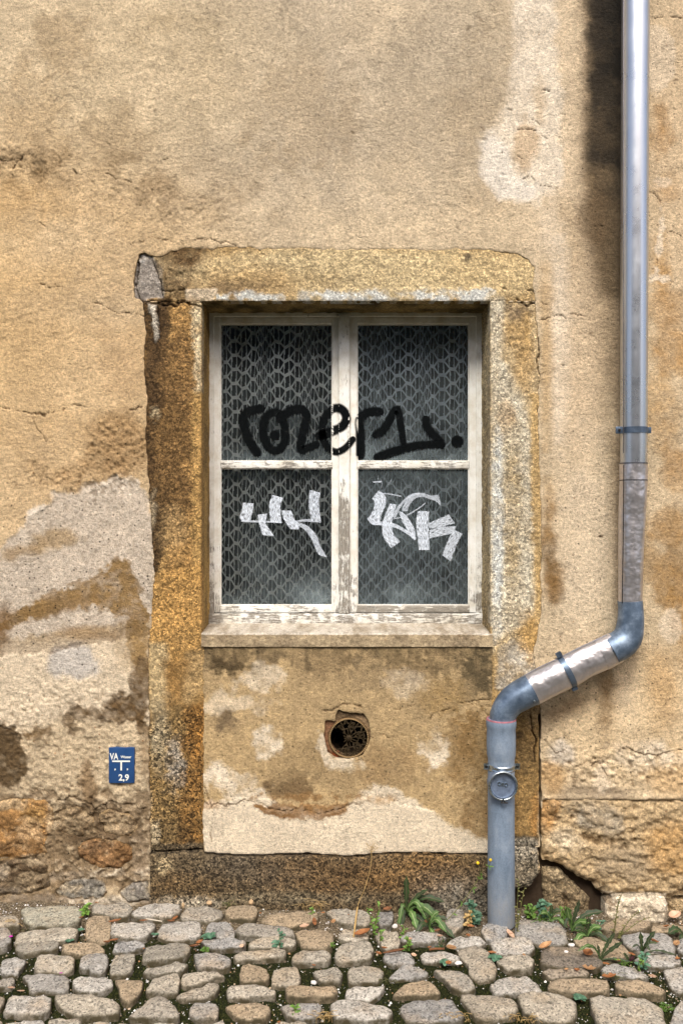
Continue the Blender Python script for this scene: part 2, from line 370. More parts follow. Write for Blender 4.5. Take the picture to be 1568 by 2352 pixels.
# right of the lintel: pale worn patch, light column
paint(C, (1290, 330, 90, 420), (214, 190, 154), 0.9, 60, 24, 2)
paint(C, [(1175, -40), (1270, -40), (1285, 200), (1290, 420), (1240, 470), (1150, 455), (1105, 390), (1100, 330), (1130, 300), (1165, 240), (1185, 120)], (228, 211, 184), 0.88, 14, 16, 1, 0.15)
paint(C, [(1104, 330), (1130, 300), (1165, 330), (1180, 400), (1240, 430), (1220, 465), (1150, 455), (1112, 410)], (234, 221, 200), 0.85, 10, 10, 1)
paint(C, (1205, 330, 30, 60, 10), (196, 166, 126), .75, 8, 12, 1); paint(C, (1240, 250, 14, 60), (198, 170, 130), .6, 8, 10, 1)
paint(C, (1300, 560, 40, 90), (186, 160, 122), .6, 24, 20, 2); paint(C, (1265, 530, 26, 60), (222, 202, 172), .5, 14, 14, 1)
paint(C, (1285, 800, 26, 230), (228, 209, 180), .8, 14, 12, 1)
paint(C, (1255, 820, 16, 190), (184, 150, 100), .7, 12, 10, 1)
paint(C, (1335, 900, 50, 240), (206, 180, 144), .7, 30, 20, 2)
paint(C, (1350, 1250, 70, 230), (222, 200, 166), .8, 40, 30, 2)
# dark run of water and soot beside the pipe
paint(C, [(1338, -900), (1520, -900), (1450, 700), (1440, 980), (1396, 960), (1376, 760), (1352, 600), (1332, 430), (1340, 150)], (132, 106, 72), 0.7, 44, 12, 2)
paint(C, [(1340, -900), (1470, -900), (1450, 560), (1440, 700), (1375, 680), (1346, 540), (1336, 400), (1344, 200)], (92, 74, 49), 0.78, 24, 12, 2)
paint(C, [(1346, -900), (1460, -900), (1450, 300), (1440, 460), (1366, 440), (1344, 350), (1350, 150)], (58, 49, 36), 0.82, 18, 16, 1, .3)
paint(C, [(1352, -900), (1460, -900), (1450, 190), (1370, 180), (1356, 60)], (42, 36, 27), 0.78, 22, 16, 1, .35)
paint(C, (1382, 410, 36, 30), (140, 116, 82), .4, 14, 14, 1, .6)
paint(C, (1372, 500, 36, 60), (108, 86, 58), .5, 14, 14, 1, .5)
paint(C, [(1395, 1000), (1440, 1000), (1440, 1420), (1405, 1400), (1402, 1200)], (140, 110, 70), 0.55, 24, 10, 2)
# right of the pipe
paint(C, (1560, 300, 90, 420), (208, 180, 140), 0.8, 60, 30, 2)
for e, c, o in (((1518, 300, 22, 55), (176, 136, 84), .7), ((1530, 430, 30, 30), (186, 146, 96), .5), ((1520, 640, 18, 80), (184, 142, 84), .7), ((1545, 800, 50, 70), (180, 140, 86), .7), ((1520, 950, 40, 90), (190, 152, 98), .6),
                ((1555, 1080, 40, 60), (180, 138, 82), .6), ((1548, 1330, 50, 90), (158, 120, 66), .75), ((1500, 1300, 28, 60), (166, 130, 78), .6), ((1535, 1210, 50, 40), (168, 128, 72), .6), ((1590, 1450, 40, 120), (170, 130, 76), .6), ((1530, 700, 60, 40), (176, 136, 84), .45)):
    paint(C, e, c, o, 16, 18, 1, 0.3)
for e, o in (((1516, 545, 6, 60, 6), .8), ((1512, 638, 26, 9), .9), ((1520, 420, 20, 12), .5), ((1510, 130, 40, 80), .5), ((1540, 1440, 26, 40), .6)):
    paint(C, e, (228, 208, 178), o, 4, 7, 0)
# below, right of the jamb
paint(C, (1265, 1270, 20, 80), (118, 88, 46), .85, 12, 14, 1, .3); paint(C, (1262, 1180, 16, 60), (164, 128, 78), .7, 12, 12, 1, .3); paint(C, (1270, 1340, 24, 40), (140, 106, 60), .7, 14, 12, 1)
paint(C, (1450, 1660, 220, 160), (214, 186, 142), .75, 70, 40, 3)
paint(C, (1392, 1600, 18, 90), (136, 106, 66), .75, 18, 14, 1, .3); paint(C, (1384, 1500, 70, 30, -25), (120, 94, 58), .6, 20, 14, 1); paint(C, (1300, 1625, 50, 20, -25), (130, 100, 62), .6, 16, 12, 1)
paint(C, (1520, 1570, 40, 80), (186, 146, 90), .6, 26, 20, 2); paint(C, (1440, 1590, 28, 70), (216, 194, 160), .5, 20, 16, 2); paint(C, (1545, 1780, 60, 60), (194, 152, 94), .5, 24, 20, 2)
paint(C, (1270, 1790, 30, 40), (192, 150, 92), .7, 12, 14, 1); paint(C, (1290, 1730, 30, 26), (196, 184, 166), .7, 10, 12, 1, .3); paint(C, (1335, 1822, 60, 16), (134, 116, 92), .75, 10, 12, 1, .4); paint(C, (1420, 1824, 30, 12), (140, 122, 98), .6, 8, 10, 1, .4)
paint(C, (1385, 1790, 20, 36), (222, 202, 172), .6, 8, 12, 0); paint(C, (1510, 1740, 80, 24), (226, 208, 178), .7, 14, 16, 1, .5); paint(C, (1470, 1715, 60, 14), (220, 200, 170), .5, 8, 12, 1, .5)
# left: coarse tan render, pale worn patch, olive tide marks, dark damp
paint(C, (265, 1020, 85, 80), (164, 132, 88), .75, 26, 24, 1, .5); paint(C, (190, 1090, 120, 40), (176, 142, 96), .6, 22, 22, 1, .5)
paint(C, (150, 1180, 220, 60), (204, 172, 126), .5, 30, 30, 2)
paint(C, [(-900, 1290), (0, 1262), (60, 1200), (70, 1165), (118, 1162), (125, 1130), (175, 1130), (185, 1118), (225, 1110), (268, 1088), (300, 1100), (318, 1108), (330, 1122), (352, 1200), (350, 1420), (240, 1440), (100, 1460), (-900, 1600)], (232, 216, 192), 0.95, 7, 9, 0)
paint(C, [(-900, 1640), (-900, 1520), (60, 1470), (300, 1440), (345, 1520), (330, 1660), (200, 1640), (60, 1680)], (224, 203, 170), .88, 24, 20, 2)
paint(C, [(-60, 1480), (30, 1412), (80, 1375), (160, 1345), (225, 1318), (270, 1275), (290, 1290), (320, 1340), (338, 1400), (345, 1540), (325, 1560), (300, 1530), (290, 1420), (230, 1395), (140, 1400), (60, 1430)], (166, 134, 84), 0.88, 5, 15, 0, .35)
paint(C, (85, 1405, 70, 16, -14), (150, 117, 66), .7, 10, 10, 1); paint(C, (150, 1385, 90, 18, -8), (158, 124, 72), .6, 12, 12, 1)
paint(C, (120, 1240, 55, 22, -10), (196, 166, 118), .8, 12, 14, 1); paint(C, (40, 1268, 40, 14, -20), (192, 158, 106), .7, 12, 12, 1)
paint(C, (0, 1440, 22, 50), (140, 104, 54), .8, 10, 10, 1); paint(C, (200, 1455, 60, 16), (190, 158, 112), .8, 10, 12, 1)
paint(C, (170, 1520, 55, 42), (206, 198, 186), .8, 10, 14, 1); paint(C, (300, 1480, 40, 60), (146, 116, 70), .6, 16, 14, 1, .5)
for pg, c, o in (([(240, 1615), (262, 1598), (300, 1590), (300, 1530), (325, 1505), (342, 1530), (342, 1690), (318, 1680), (305, 1665), (250, 1668), (228, 1650)], (104, 80, 48), .9), ([(148, 1640), (175, 1618), (240, 1625), (225, 1655), (182, 1655), (170, 1690), (146, 1670)], (106, 82, 50), .85),
                 ([(-200, 1650), (0, 1655), (40, 1672), (55, 1720), (66, 1760), (48, 1800), (0, 1810), (-200, 1810)], (96, 76, 48), .88), ([(55, 1690), (80, 1668), (112, 1672), (110, 1705), (60, 1702)], (122, 96, 60), .8), ([(320, 1680), (345, 1660), (345, 1800), (330, 1780)], (150, 122, 84), .6)):
    paint(C, pg, c, o, 6, 15, 0, .3)
paint(C, [(-200, 1830), (20, 1800), (40, 1830), (140, 1830), (200, 1770), (218, 1800), (222, 1850), (345, 1850), (345, 2070), (-200, 2070)], (178, 155, 119), .9, 12, 16, 1, .3)
paint(C, (200, 1800, 20, 60), (128, 98, 60), .7, 8, 12, 1); paint(C, (250, 1900, 90, 60), (146, 122, 90), .7, 16, 18, 1); paint(C, (170, 1905, 40, 30), (104, 82, 52), .7, 12, 12, 1)
paint(C, (100, 1840, 70, 10, 8), (214, 192, 156), .7, 5, 9, 0); paint(C, (122, 1880, 10, 50, 12), (206, 182, 142), .7, 5, 8, 0); paint(C, (115, 2010, 26, 40), (204, 178, 136), .7, 10, 14, 0); paint(C, (200, 2003, 110, 10, 10), (214, 192, 156), .75, 6, 9, 0)
paint(C, (320, 1985, 22, 60), (212, 190, 156), .7, 9, 12, 0); paint(C, (160, 2015, 160, 9, -4), (222, 206, 178), .6, 5, 9, 0); paint(C, (230, 2068, 260, 10), (206, 190, 164), .8, 6, 9, 0)
ang = 2.2 * (fbm(U, V, 260, 2, 91) - .5)
trow = fbm((U * np.cos(ang) + V * np.sin(ang)) * .5, (V * np.cos(ang) - U * np.sin(ang)), 7, 3, 92, .6) - .5        # trowel strokes
vary(C, W[3], 0.24); vary(C, W[2], 0.22); vary(C, W[1], 0.22); vary(C, W[0], 0.26); vary(C, Wl, 0.14); vary(C, trow, 0.14)
for _ in range(150):                                            # chips and pock marks
    cu, cv = random.uniform(-100, 1680), random.uniform(-60, 1850); paint(C, (cu, cv, random.uniform(1.5, 7), random.uniform(1, 2.6), random.uniform(-60, 60)), (104, 84, 58), random.uniform(.3, .8), 2.0, 3, 0)
C_plaster = C
# ---- stone colours ---------------------------------------------------------------------
G = field((176, 138, 78))
paint(G, (800, 630, 480, 70), (214, 190, 140), .9, 30, 20, 2); paint(G, (1130, 620, 110, 50), (216, 186, 130), .7, 30, 20, 1); paint(G, (560, 650, 110, 40), (198, 160, 100), .7, 24, 20, 1)
paint(G, [(366, 560), (480, 560), (470, 590), (440, 640), (420, 690), (366, 690)], (104, 78, 44), .88, 18, 16, 1, .3); paint(G, (530, 660, 60, 16), (112, 90, 62), .7, 12, 12, 1)
paint(G, (640, 645, 200, 24), (150, 124, 80), .45, 20, 20, 0, .9); paint(G, (1072, 590, 10, 12), (92, 78, 58), .85, 4, 8, 0)
paint(G, [(300, 570), (345, 575), (368, 620), (372, 680), (340, 690), (300, 690)], (206, 200, 190), .9, 5, 7, 0)
paint(G, [(352, 585), (372, 590), (372, 660), (360, 625)], (150, 128, 92), .8, 6, 6, 0)
paint(G, [(490, 672), (1140, 664), (1140, 692), (490, 692)], (208, 206, 194), .85, 4, 12, 0, .9); paint(G, [(425, 664), (500, 662), (492, 692), (425, 692)], (214, 192, 158), .95, 3, 3, 0)
# left jamb
paint(G, [(325, 690), (388, 690), (380, 800), (384, 950), (378, 1100), (372, 1250), (352, 1330), (330, 1330)], (92, 68, 36), .92, 11, 13, 1, .12)
paint(G, [(385, 690), (465, 690), (465, 1450), (370, 1450), (382, 1250), (392, 1000)], (170, 128, 68), .75, 12, 16, 1, .2)
paint(G, [(325, 690), (392, 690), (390, 800), (396, 950), (392, 1100), (380, 1250), (356, 1330), (330, 1330)], (84, 62, 34), .92, 9, 13, 0, .1)
paint(G, (412, 860, 44, 100), (128, 96, 52), .85, 18, 18, 1, .4); paint(G, (404, 1010, 50, 80), (120, 90, 48), .88, 18, 18, 1, .4); paint(G, (400, 1130, 48, 80), (116, 87, 47), .85, 18, 18, 1, .4)
paint(G, (395, 1220, 30, 50), (186, 152, 98), .6, 16, 16, 1, .4)
paint(G, [(440, 690), (465, 690), (465, 900), (446, 900)], (208, 188, 146), .85, 6, 9, 0, .4); paint(G, [(440, 900), (465, 900), (465, 1487), (442, 1487)], (192, 152, 84), .6, 6, 8, 0)
paint(G, [(343, 700), (358, 698), (362, 740), (366, 770), (356, 785), (350, 745)], (200, 188, 166), .9, 3, 5, 0)
paint(G, (356, 945, 9, 16), (170, 150, 112), .8, 4, 7, 0); paint(G, (350, 1180, 8, 40), (176, 158, 124), .6, 5, 8, 0)
paint(G, [(340, 1330), (380, 1310), (470, 1300), (470, 1500), (440, 1530), (360, 1520), (340, 1450)], (184, 140, 72), .8, 14, 16, 1, .2)
paint(G, [(340, 1480), (376, 1480), (388, 1530), (372, 1640), (340, 1640)], (196, 172, 124), .8, 10, 10, 1); paint(G, [(430, 1500), (468, 1490), (468, 1580), (430, 1640), (400, 1600)], (170, 140, 90), .85, 10, 12, 1)
paint(G, [(380, 1520), (432, 1520), (420, 1600), (425, 1700), (390, 1700)], (150, 112, 56), .8, 12, 14, 1, .3)
paint(G, [(340, 1640), (470, 1600), (470, 1970), (340, 1970)], (132, 106, 62), .9, 14, 14, 1); paint(G, [(425, 1620), (470, 1600), (470, 1970), (405, 1970)], (132, 90, 32), .75, 14, 14, 1, .3)
paint(G, (365, 1680, 22, 70), (164, 152, 122), .6, 14, 14, 1, .3); paint(G, (400, 1760, 22, 50), (176, 170, 156), .55, 10, 14, 0, .7); paint(G, (385, 1920, 50, 36), (82, 66, 40), .6, 16, 16, 1, .3); paint(G, (355, 1920, 12, 40), (190, 172, 136), .6, 6, 8, 0)
# right jamb
paint(G, [(1120, 690), (1245, 690), (1245, 1500), (1120, 1500)], (198, 172, 126), .95, 8, 10, 1)
paint(G, [(1122, 690), (1158, 690), (1156, 820), (1180, 880), (1212, 960), (1222, 1150), (1226, 1400), (1205, 1490), (1122, 1500)], (206, 194, 166), .85, 12, 14, 1, .25)
paint(G, (1192, 760, 34, 60), (184, 146, 84), .8, 12, 16, 1, .3); paint(G, (1190, 715, 40, 14), (120, 100, 74), .7, 8, 12, 0, .4); paint(G, (1205, 830, 24, 50), (190, 154, 96), .7, 12, 14, 1)
paint(G, [(1216, 900), (1245, 900), (1245, 1500), (1215, 1500), (1230, 1350), (1222, 1150)], (200, 164, 102), .85, 5, 7, 0)
paint(G, (1175, 1180, 20, 190), (160, 130, 72), .5, 14, 16, 1, .8); paint(G, (1143, 1230, 13, 230), (206, 208, 200), .65, 6, 9, 0, .6); paint(G, (1160, 960, 22, 40), (188, 156, 112), .6, 10, 12, 1, .4)
paint(G, [(1128, 1480), (1245, 1400), (1245, 1700), (1128, 1700)], (186, 156, 104), .8, 14, 14, 1); paint(G, [(1140, 1500), (1180, 1470), (1235, 1500), (1240, 1560), (1190, 1590), (1145, 1580)], (186, 176, 156), .75, 8, 12, 0, .4); paint(G, (1215, 1460, 24, 50), (200, 152, 72), .6, 12, 12, 1)
paint(G, [(1120, 1640), (1250, 1600), (1250, 1950), (1120, 1950)], (150, 118, 66), .9, 14, 14, 1, .2); paint(G, (1205, 1730, 30, 40), (104, 82, 48), .7, 12, 12, 1); paint(G, (1190, 1690, 16, 10), (66, 50, 32), .7, 5, 5, 0); paint(G, (1232, 1900, 14, 60), (184, 130, 60), .6, 8, 8, 0); paint(G, (1224, 1640, 16, 40), (150, 124, 84), .6, 8, 8, 0)
# plinth stone
paint(G, [(330, 1940), (1260, 1920), (1260, 2130), (330, 2130)], (102, 86, 60), 1.0, 4, 4, 0)
paint(G, (760, 2010, 200, 50), (112, 84, 48), .6, 40, 30, 2, .3); paint(G, (560, 1990, 120, 40), (98, 86, 68), .6, 30, 20, 1, .3); paint(G, (420, 2040, 80, 40), (104, 80, 46), .6, 30, 20, 1, .3); paint(G, (1040, 2040, 90, 46), (122, 116, 102), .8, 26, 22, 1, .3); paint(G, (980, 2000, 120, 50), (136, 100, 50), .5, 30, 20, 1)
paint(G, (380, 1985, 18, 18), (196, 172, 126), .6, 6, 8, 0); paint(G, (700, 2060, 300, 14), (128, 116, 90), .5, 10, 10, 1, .3); paint(G, (420, 2075, 80, 16), (180, 166, 140), .6, 8, 10, 0, .4)
paint(G, [(1150, 1930), (1260, 1930), (1260, 2060), (1150, 2060)], (150, 140, 120), .8, 8, 10, 1); paint(G, (1210, 2010, 36, 36), (118, 104, 80), .6, 12, 12, 1, .4)
# rough block, footing stones
paint(G, [(1236, 1820), (2600, 1820), (2600, 2130), (1236, 2130)], (190, 162, 118), 1.0, 3, 3, 0)
paint(G, (1260, 1870, 24, 50), (186, 134, 66), .7, 12, 14, 1, .3); paint(G, (1370, 1880, 60, 34, 20), (170, 158, 136), .7, 16, 18, 1, .4); paint(G, (1545, 1950, 60, 60), (198, 150, 80), .65, 22, 20, 1, .2); paint(G, (1430, 1980, 60, 40), (150, 132, 104), .6, 20, 18, 1, .4); paint(G, (1300, 1930, 40, 30), (206, 188, 156), .6, 14, 16, 1, .4)
paint(G, (1300, 2000, 60, 14, 30), (150, 118, 70), .6, 8, 10, 0)
paint(G, [(1246, 1990), (1300, 1990), (1400, 2040), (1400, 2130), (1246, 2130)], (136, 116, 84), .95, 3, 3, 0); paint(G, (1290, 2020, 26, 16), (182, 160, 122), .6, 8, 10, 0)
paint(G, [(1384, 2052), (1532, 2050), (1532, 2130), (1384, 2130)], (216, 198, 168), .95, 3, 3, 0)
# exposed rubble, left
ST = {'ochre': [(-70, 1850), (30, 1835), (100, 1838), (122, 1862), (118, 1905), (100, 1945), (110, 1965), (40, 1975), (-70, 1965)],
      'brown': [(176, 1945), (215, 1925), (270, 1932), (302, 1945), (304, 1980), (270, 1996), (215, 1992), (182, 1975)],
      'slab': [(-120, 1980), (0, 1972), (70, 1968), (108, 1990), (112, 2040), (70, 2058), (-120, 2066)],
      'greyl': [(126, 2050), (145, 2028), (190, 2018), (235, 2024), (248, 2045), (238, 2062), (180, 2068), (130, 2064)],
      'greyr': [(270, 2050), (300, 2030), (342, 2024), (342, 2070), (300, 2072)],
      'mid': [(120, 1868), (180, 1850), (215, 1880), (222, 1920), (190, 1925), (160, 1922), (122, 1912)],
      'upper': [(226, 1870), (250, 1858), (300, 1872), (318, 1900), (300, 1922), (240, 1918)]}
paint(G, ST['ochre'], (166, 122, 66), 1, 6, 4, 0); paint(G, (20, 1890, 26, 20), (120, 88, 48), .5, 8, 9, 0); paint(G, (0, 1950, 70, 14), (104, 76, 44), .7, 8, 9, 0); paint(G, (80, 1875, 30, 26), (196, 152, 84), .6, 8, 9, 0)
paint(G, ST['brown'], (146, 108, 66), 1, 6, 4, 0); paint(G, (220, 1945, 36, 14), (118, 88, 56), .8, 8, 9, 0); paint(G, (280, 1960, 18, 20), (120, 84, 42), .6, 8, 9, 0)
paint(G, ST['slab'], (112, 92, 66), 1, 6, 4, 0); paint(G, (60, 2010, 40, 30), (92, 72, 48), .7, 8, 9, 0); paint(G, (8, 2000, 10, 18), (178, 160, 132), .7, 5, 7, 0); paint(G, (0, 2050, 60, 10), (136, 122, 102), .6, 5, 7, 0)
paint(G, ST['greyl'], (138, 130, 114), 1, 6, 4, 0); paint(G, (180, 2035, 50, 10), (116, 108, 96), .7, 6, 8, 0); paint(G, ST['greyr'], (150, 140, 122), 1, 6, 4, 0); paint(G, (310, 2040, 20, 14), (122, 114, 104), .7, 6, 8, 0)
paint(G, ST['mid'], (150, 126, 92), 1, 6, 4, 0); paint(G, ST['upper'], (154, 130, 96), 1, 6, 4, 0); paint(G, (170, 1900, 36, 20), (108, 86, 56), .7, 8, 9, 0)
sl = bb(-300, 346, 1820, 2090, 0); k = (sstep(.02, .16, W[2][sl] + .5 * W[0][sl]) * .45)[..., None]; G[sl] = G[sl] * (1 - k) + lin(176, 154, 118) * k
paint(G, (60, 1940, 60, 12), (130, 98, 58), .8, 6, 12, 0); paint(G, (20, 1850, 50, 12), (196, 170, 128), .7, 6, 10, 0); paint(G, (116, 1900, 12, 50), (200, 176, 138), .6, 5, 8, 0); paint(G, (90, 1975, 36, 10), (196, 172, 134), .6, 5, 8, 0)
vary(G, W[2], 0.3); vary(G, W[1], 0.3); vary(G, W[0], 0.35); vary(G, Wl2, 0.15)
# ---- apron colours ---------------------------------------------------------------------
A = field((184, 156, 110))
paint(A, (800, 1600, 300, 60), (176, 150, 108), .6, 40, 30, 2); paint(A, (800, 1760, 120, 60), (170, 144, 102), .6, 30, 30, 2)
for e, c, o in (((520, 1505, 60, 40), (88, 72, 46), .8), ((610, 1500, 36, 34), (112, 94, 66), .6), ((760, 1510, 60, 40), (116, 96, 66), .6), ((900, 1500, 70, 34), (110, 92, 62), .6), ((940, 1545, 60, 34), (120, 100, 68), .55), ((1010, 1505, 36, 50), (104, 86, 58), .65), ((1100, 1530, 46, 70), (96, 82, 56), .75), ((850, 1545, 40, 44), (138, 118, 86), .5), ((690, 1500, 30, 30), (136, 114, 80), .5),
                ((520, 1655, 36, 22), (120, 100, 72), .7), ((1075, 1720, 60, 90), (138, 108, 64), .6), ((1100, 1880, 40, 70), (142, 112, 70), .6), ((880, 1760, 90, 50), (160, 132, 90), .6), ((660, 1810, 60, 36), (126, 102, 68), .75), ((720, 1740, 110, 40), (160, 134, 92), .5), ((1020, 1600, 50, 40), (160, 130, 80), .5)):
    paint(A, e, c, min(1, o * 1.2), 12, 24, 0, .5)
for e, o in (((612, 1700, 30, 34), .75), ((600, 1560, 60, 30), .45), ((930, 1570, 40, 26), .3), ((985, 1720, 34, 40), .75), ((540, 1620, 80, 22), .35), ((505, 1790, 40, 34), .7), ((560, 1810, 46, 26), .7)):
    paint(A, e, (228, 210, 180), min(1, o * 1.15), 9, 26, 1, .7)
paint(A, [(464, 1845), (520, 1835), (600, 1810), (640, 1850), (720, 1865), (800, 1850), (860, 1800), (900, 1810), (960, 1840), (1010, 1880), (1080, 1920), (1135, 1930), (1135, 1990), (464, 1990)], (226, 208, 178), .93, 7, 10, 0)
paint(A, [(580, 1852), (640, 1845), (720, 1850), (800, 1842), (800, 1868), (740, 1880), (640, 1880)], (142, 104, 60), .95, 4, 11, 0, .2); paint(A, (700, 1832, 110, 8), (150, 114, 68), .85, 4, 9, 0); paint(A, (870, 1835, 40, 10), (170, 132, 84), .6, 5, 9, 0, .8); paint(A, (490, 1850, 30, 10), (176, 138, 96), .6, 6, 8, 0)
paint(A, (800, 1760, 30, 10), (212, 194, 160), .6, 6, 9, 0); paint(A, (745, 1720, 12, 40, -20), (222, 204, 174), .8, 4, 8, 0); paint(A, (790, 1752, 40, 10), (220, 202, 172), .8, 4, 7, 0)
strk = sstep(.46, .68, fbm(U, V * .12, 15, 3, 66) + .5 * W[1]) * sstep(1590, 1495, V + 60 * W[2]) * (V > 1480)      # drip marks below the sill
A *= (1 - .55 * strk)[..., None]; A += (.55 * strk)[..., None] * lin(84, 70, 48)
vary(A, W[2], 0.22); vary(A, W[1], 0.18); vary(A, W[0], 0.2)
# vent surround
K = field((150, 124, 92)); paint(K, [(735, 1640), (768, 1640), (768, 1745), (735, 1745)], (130, 86, 60), .8, 4, 5, 0, .3); paint(K, (770, 1738, 10, 8), (158, 78, 40), .9, 3, 3, 0); paint(K, (800, 1640, 60, 12), (92, 74, 52), .8, 5, 6, 0); vary(K, W[0], 0.6)

for F_, k in ((C_plaster, .08), (G, .10), (A, .06)):            # overall hue: the photograph's lime plaster is paler and yellower than first mixed
    L = F_.mean(-1, keepdims=True); F_[:] = (F_ * (1 - k) + L * np.array((1.05, 1.0, .92)) * k) * np.array((1.035, 1.05, 1.07))
# ---- relief (metres, minus = towards the street) -----------------------------------------
base_rel = 0.012 * Wl + 0.006 * W[3] + 0.004 * W[2] + 0.0028 * W[1] + 0.0022 * W[0] + 0.0012 * fine
Hp = base_rel + 0.0028 * trow
coarse = np.zeros(U.shape)
for sh, o in (((265, 1020, 80, 70), 1.0), ((190, 1095, 130, 36), .9), ((170, 1720, 230, 160), .8), ((200, 1950, 220, 130), 1.2), ((1450, 1770, 230, 50), 1.0), ((40, 370, 150, 40, 10), .9), ((330, 450, 200, 60, 15), .5), ((560, 600, 150, 40), .4), ((1290, 1730, 50, 60), .7)):
    sl, m = mask(sh, 26, 20, 1); coarse[sl] = np.maximum(coarse[sl], m * o)
rid = 1 - 2 * np.abs(fbm(U, V, 12, 3, 33, .6) - .5) * 2
Hp += coarse * (0.008 * (fbm(U, V, 9, 3, 41, .6) - .5) * 2 - 0.003 * W[1])
sl, m = mask([(-300, 1820), (40, 1820), (200, 1790), (345, 1830), (345, 2130), (-300, 2130)], 30, 20, 1)
Hp[sl] += m * (0.006 + 0.03 * W[2][sl] + 0.02 * W[1][sl])
sl, m = mask([(-900, 1290), (0, 1262), (60, 1200), (118, 1162), (125, 1130), (185, 1118), (268, 1088), (330, 1122), (352, 1200), (352, 1460), (100, 1500), (-900, 1600)], 3, 9, 0); Hp[sl] += 0.0035 * m
sl, m = mask((170, 1522, 58, 44), 3, 12, 1); Hp[sl] += 0.002 * m
sl, m = mask([(1236, 1828), (1700, 1826), (1700, 1838), (1236, 1838)], 3, 4, 0); Hp[sl] -= 0.004 * m
Hg = 0.006 + 0.006 * W[3] + 0.006 * W[2] + 0.006 * W[1] + 0.006 * W[0] + 0.004 * fine
sl, m = mask([(438, 664), (1152, 660), (1152, 1500), (1128, 1500), (1128, 692), (462, 692), (462, 1500), (438, 1500)], 3, 1, 0); Hg[sl] = Hg[sl] * (1 - .6 * m) + 0.001 * m      # dressed margin
sl, m = mask([(300, 570), (345, 575), (368, 620), (372, 680), (340, 690), (300, 690)], 4, 6, 0); Hg[sl] += 0.008 * m
sl, m = mask([(343, 700), (358, 698), (362, 740), (366, 770), (356, 785), (350, 745)], 3, 4, 0); Hg[sl] -= 0.006 * m
sl, m = mask([(372, 600), (480, 640), (480, 690), (330, 690)], 10, 10, 0); Hg[sl] += m * 0.02 * W[1][sl]
Ha = 0.003 + 0.6 * base_rel + 0.0012 * W[0]
sl, m = mask([(464, 1845), (600, 1830), (720, 1855), (860, 1830), (1010, 1870), (1135, 1910), (1135, 1990), (464, 1990)], 3, 8, 0); Ha[sl] -= 0.003 * m
Hs = -0.014 + 0.012 * W[2] + 0.010 * W[1] + 0.006 * W[0]      # plinth
rr = np.abs(fbm(U * 0.8 + V * 0.5, V * 1.3 - U * .4, 60, 4, 51, .6) - .5)
Hr = 0.004 + 0.050 * (rr - .12) + 0.03 * W[1] + 0.016 * W[0] + 0.02 * W[2] + 0.006 * fine        # rough block
Hk = 0.016 + 0.01 * W[0] + 0.01 * W[1]
# cracks: groove and the dirt that sits in it
CR = [([(0, 935), (40, 942), (75, 952), (110, 950), (150, 938), (190, 930)], 1.2), ([(212, 695), (250, 705), (275, 722), (310, 720), (350, 725)], .9), ([(90, 652), (110, 655), (145, 657)], .8), ([(294, 936), (310, 940), (328, 936)], 1.4),
      ([(75, 960), (85, 985), (100, 1000), (108, 1020)], .8), ([(1190, 415), (1215, 400), (1240, 425), (1285, 430)], .6), ([(1145, 350), (1170, 345), (1200, 365)], .6), ([(1190, 275), (1230, 278), (1255, 300)], .6), ([(1180, 300), (1220, 295), (1260, 320)], .6),
      ([(1210, 205), (1260, 205)], .9), ([(1155, 245), (1175, 250)], .9), ([(1240, 840), (1260, 845), (1300, 838)], .9), ([(1245, 862), (1275, 855), (1290, 842)], .8), ([(1495, 40), (1530, 35), (1568, 42)], 1.1), ([(1488, 443), (1505, 448), (1515, 460)], 1.2), ([(1490, 540), (1530, 532), (1568, 540)], .8),
      ([(0, 365), (25, 372), (50, 362), (58, 350), (40, 380), (32, 392)], 1.6), ([(370, 360), (385, 365)], 1.5), ([(170, 392), (178, 402)], 1.8), ([(245, 400), (300, 420), (350, 432)], 1.0), ([(300, 560), (345, 545), (400, 560), (460, 545), (540, 560)], .8), ([(90, 508), (108, 524)], 1.2),
      ([(1240, 690), (1300, 715), (1340, 725)], .7), ([(1245, 735), (1290, 727), (1320, 735)], .8), ([(1360, 1235), (1385, 1228)], 1.), ([(1360, 515), (1390, 520), (1420, 540)], .8), ([(100, 1845), (160, 1832), (215, 1850), (250, 1842), (300, 1852), (345, 1850)], 1.4), ([(0, 1670), (30, 1680)], 1.6), ([(240, 1848), (262, 1880), (270, 1905)], 1.8),
      ([(1265, 2045), (1330, 2052)], 1.0), ([(1300, 1750), (1340, 1760), (1400, 1752)], .9), ([(1430, 1720), (1480, 1735), (1568, 1728)], 1.6), ([(1400, 1790), (1380, 1760)], 1.2), ([(1250, 1700), (1275, 1730), (1300, 1720)], .9)]
CG = [([(1238, 700), (1242, 760), (1236, 830), (1243, 900), (1238, 1000)], 1.6), ([(1216, 1640), (1222, 1680), (1232, 1700), (1226, 1750)], 2.2), ([(318, 600), (310, 660), (322, 690)], 1.6), ([(345, 690), (380, 700), (420, 690), (445, 695), (462, 705)], 1.8), ([(350, 600), (366, 640), (372, 680)], 1.4), ([(362, 704), (368, 760), (366, 785)], 1.6), ([(1190, 690), (1215, 705), (1232, 690)], 2.0), ([(1150, 660), (1225, 664)], 1.3), ([(372, 665), (430, 662)], 1.4), ([(425, 662), (425, 690)], .9)]
CA = [([(1128, 1612), (1080, 1612), (1040, 1620), (1010, 1640), (985, 1655)], 1.5), ([(1128, 1628), (1090, 1622), (1040, 1632)], .8), ([(955, 1614), (925, 1622), (905, 1630)], .7), ([(467, 1846), (500, 1848), (560, 1842), (620, 1858), (680, 1856), (740, 1866), (800, 1848), (850, 1840)], 1.3), ([(850, 1695), (900, 1697), (940, 1690)], .8), ([(470, 1810), (490, 1870), (480, 1940)], .8), ([(740, 1632), (780, 1620), (830, 1625)], 1.4)]
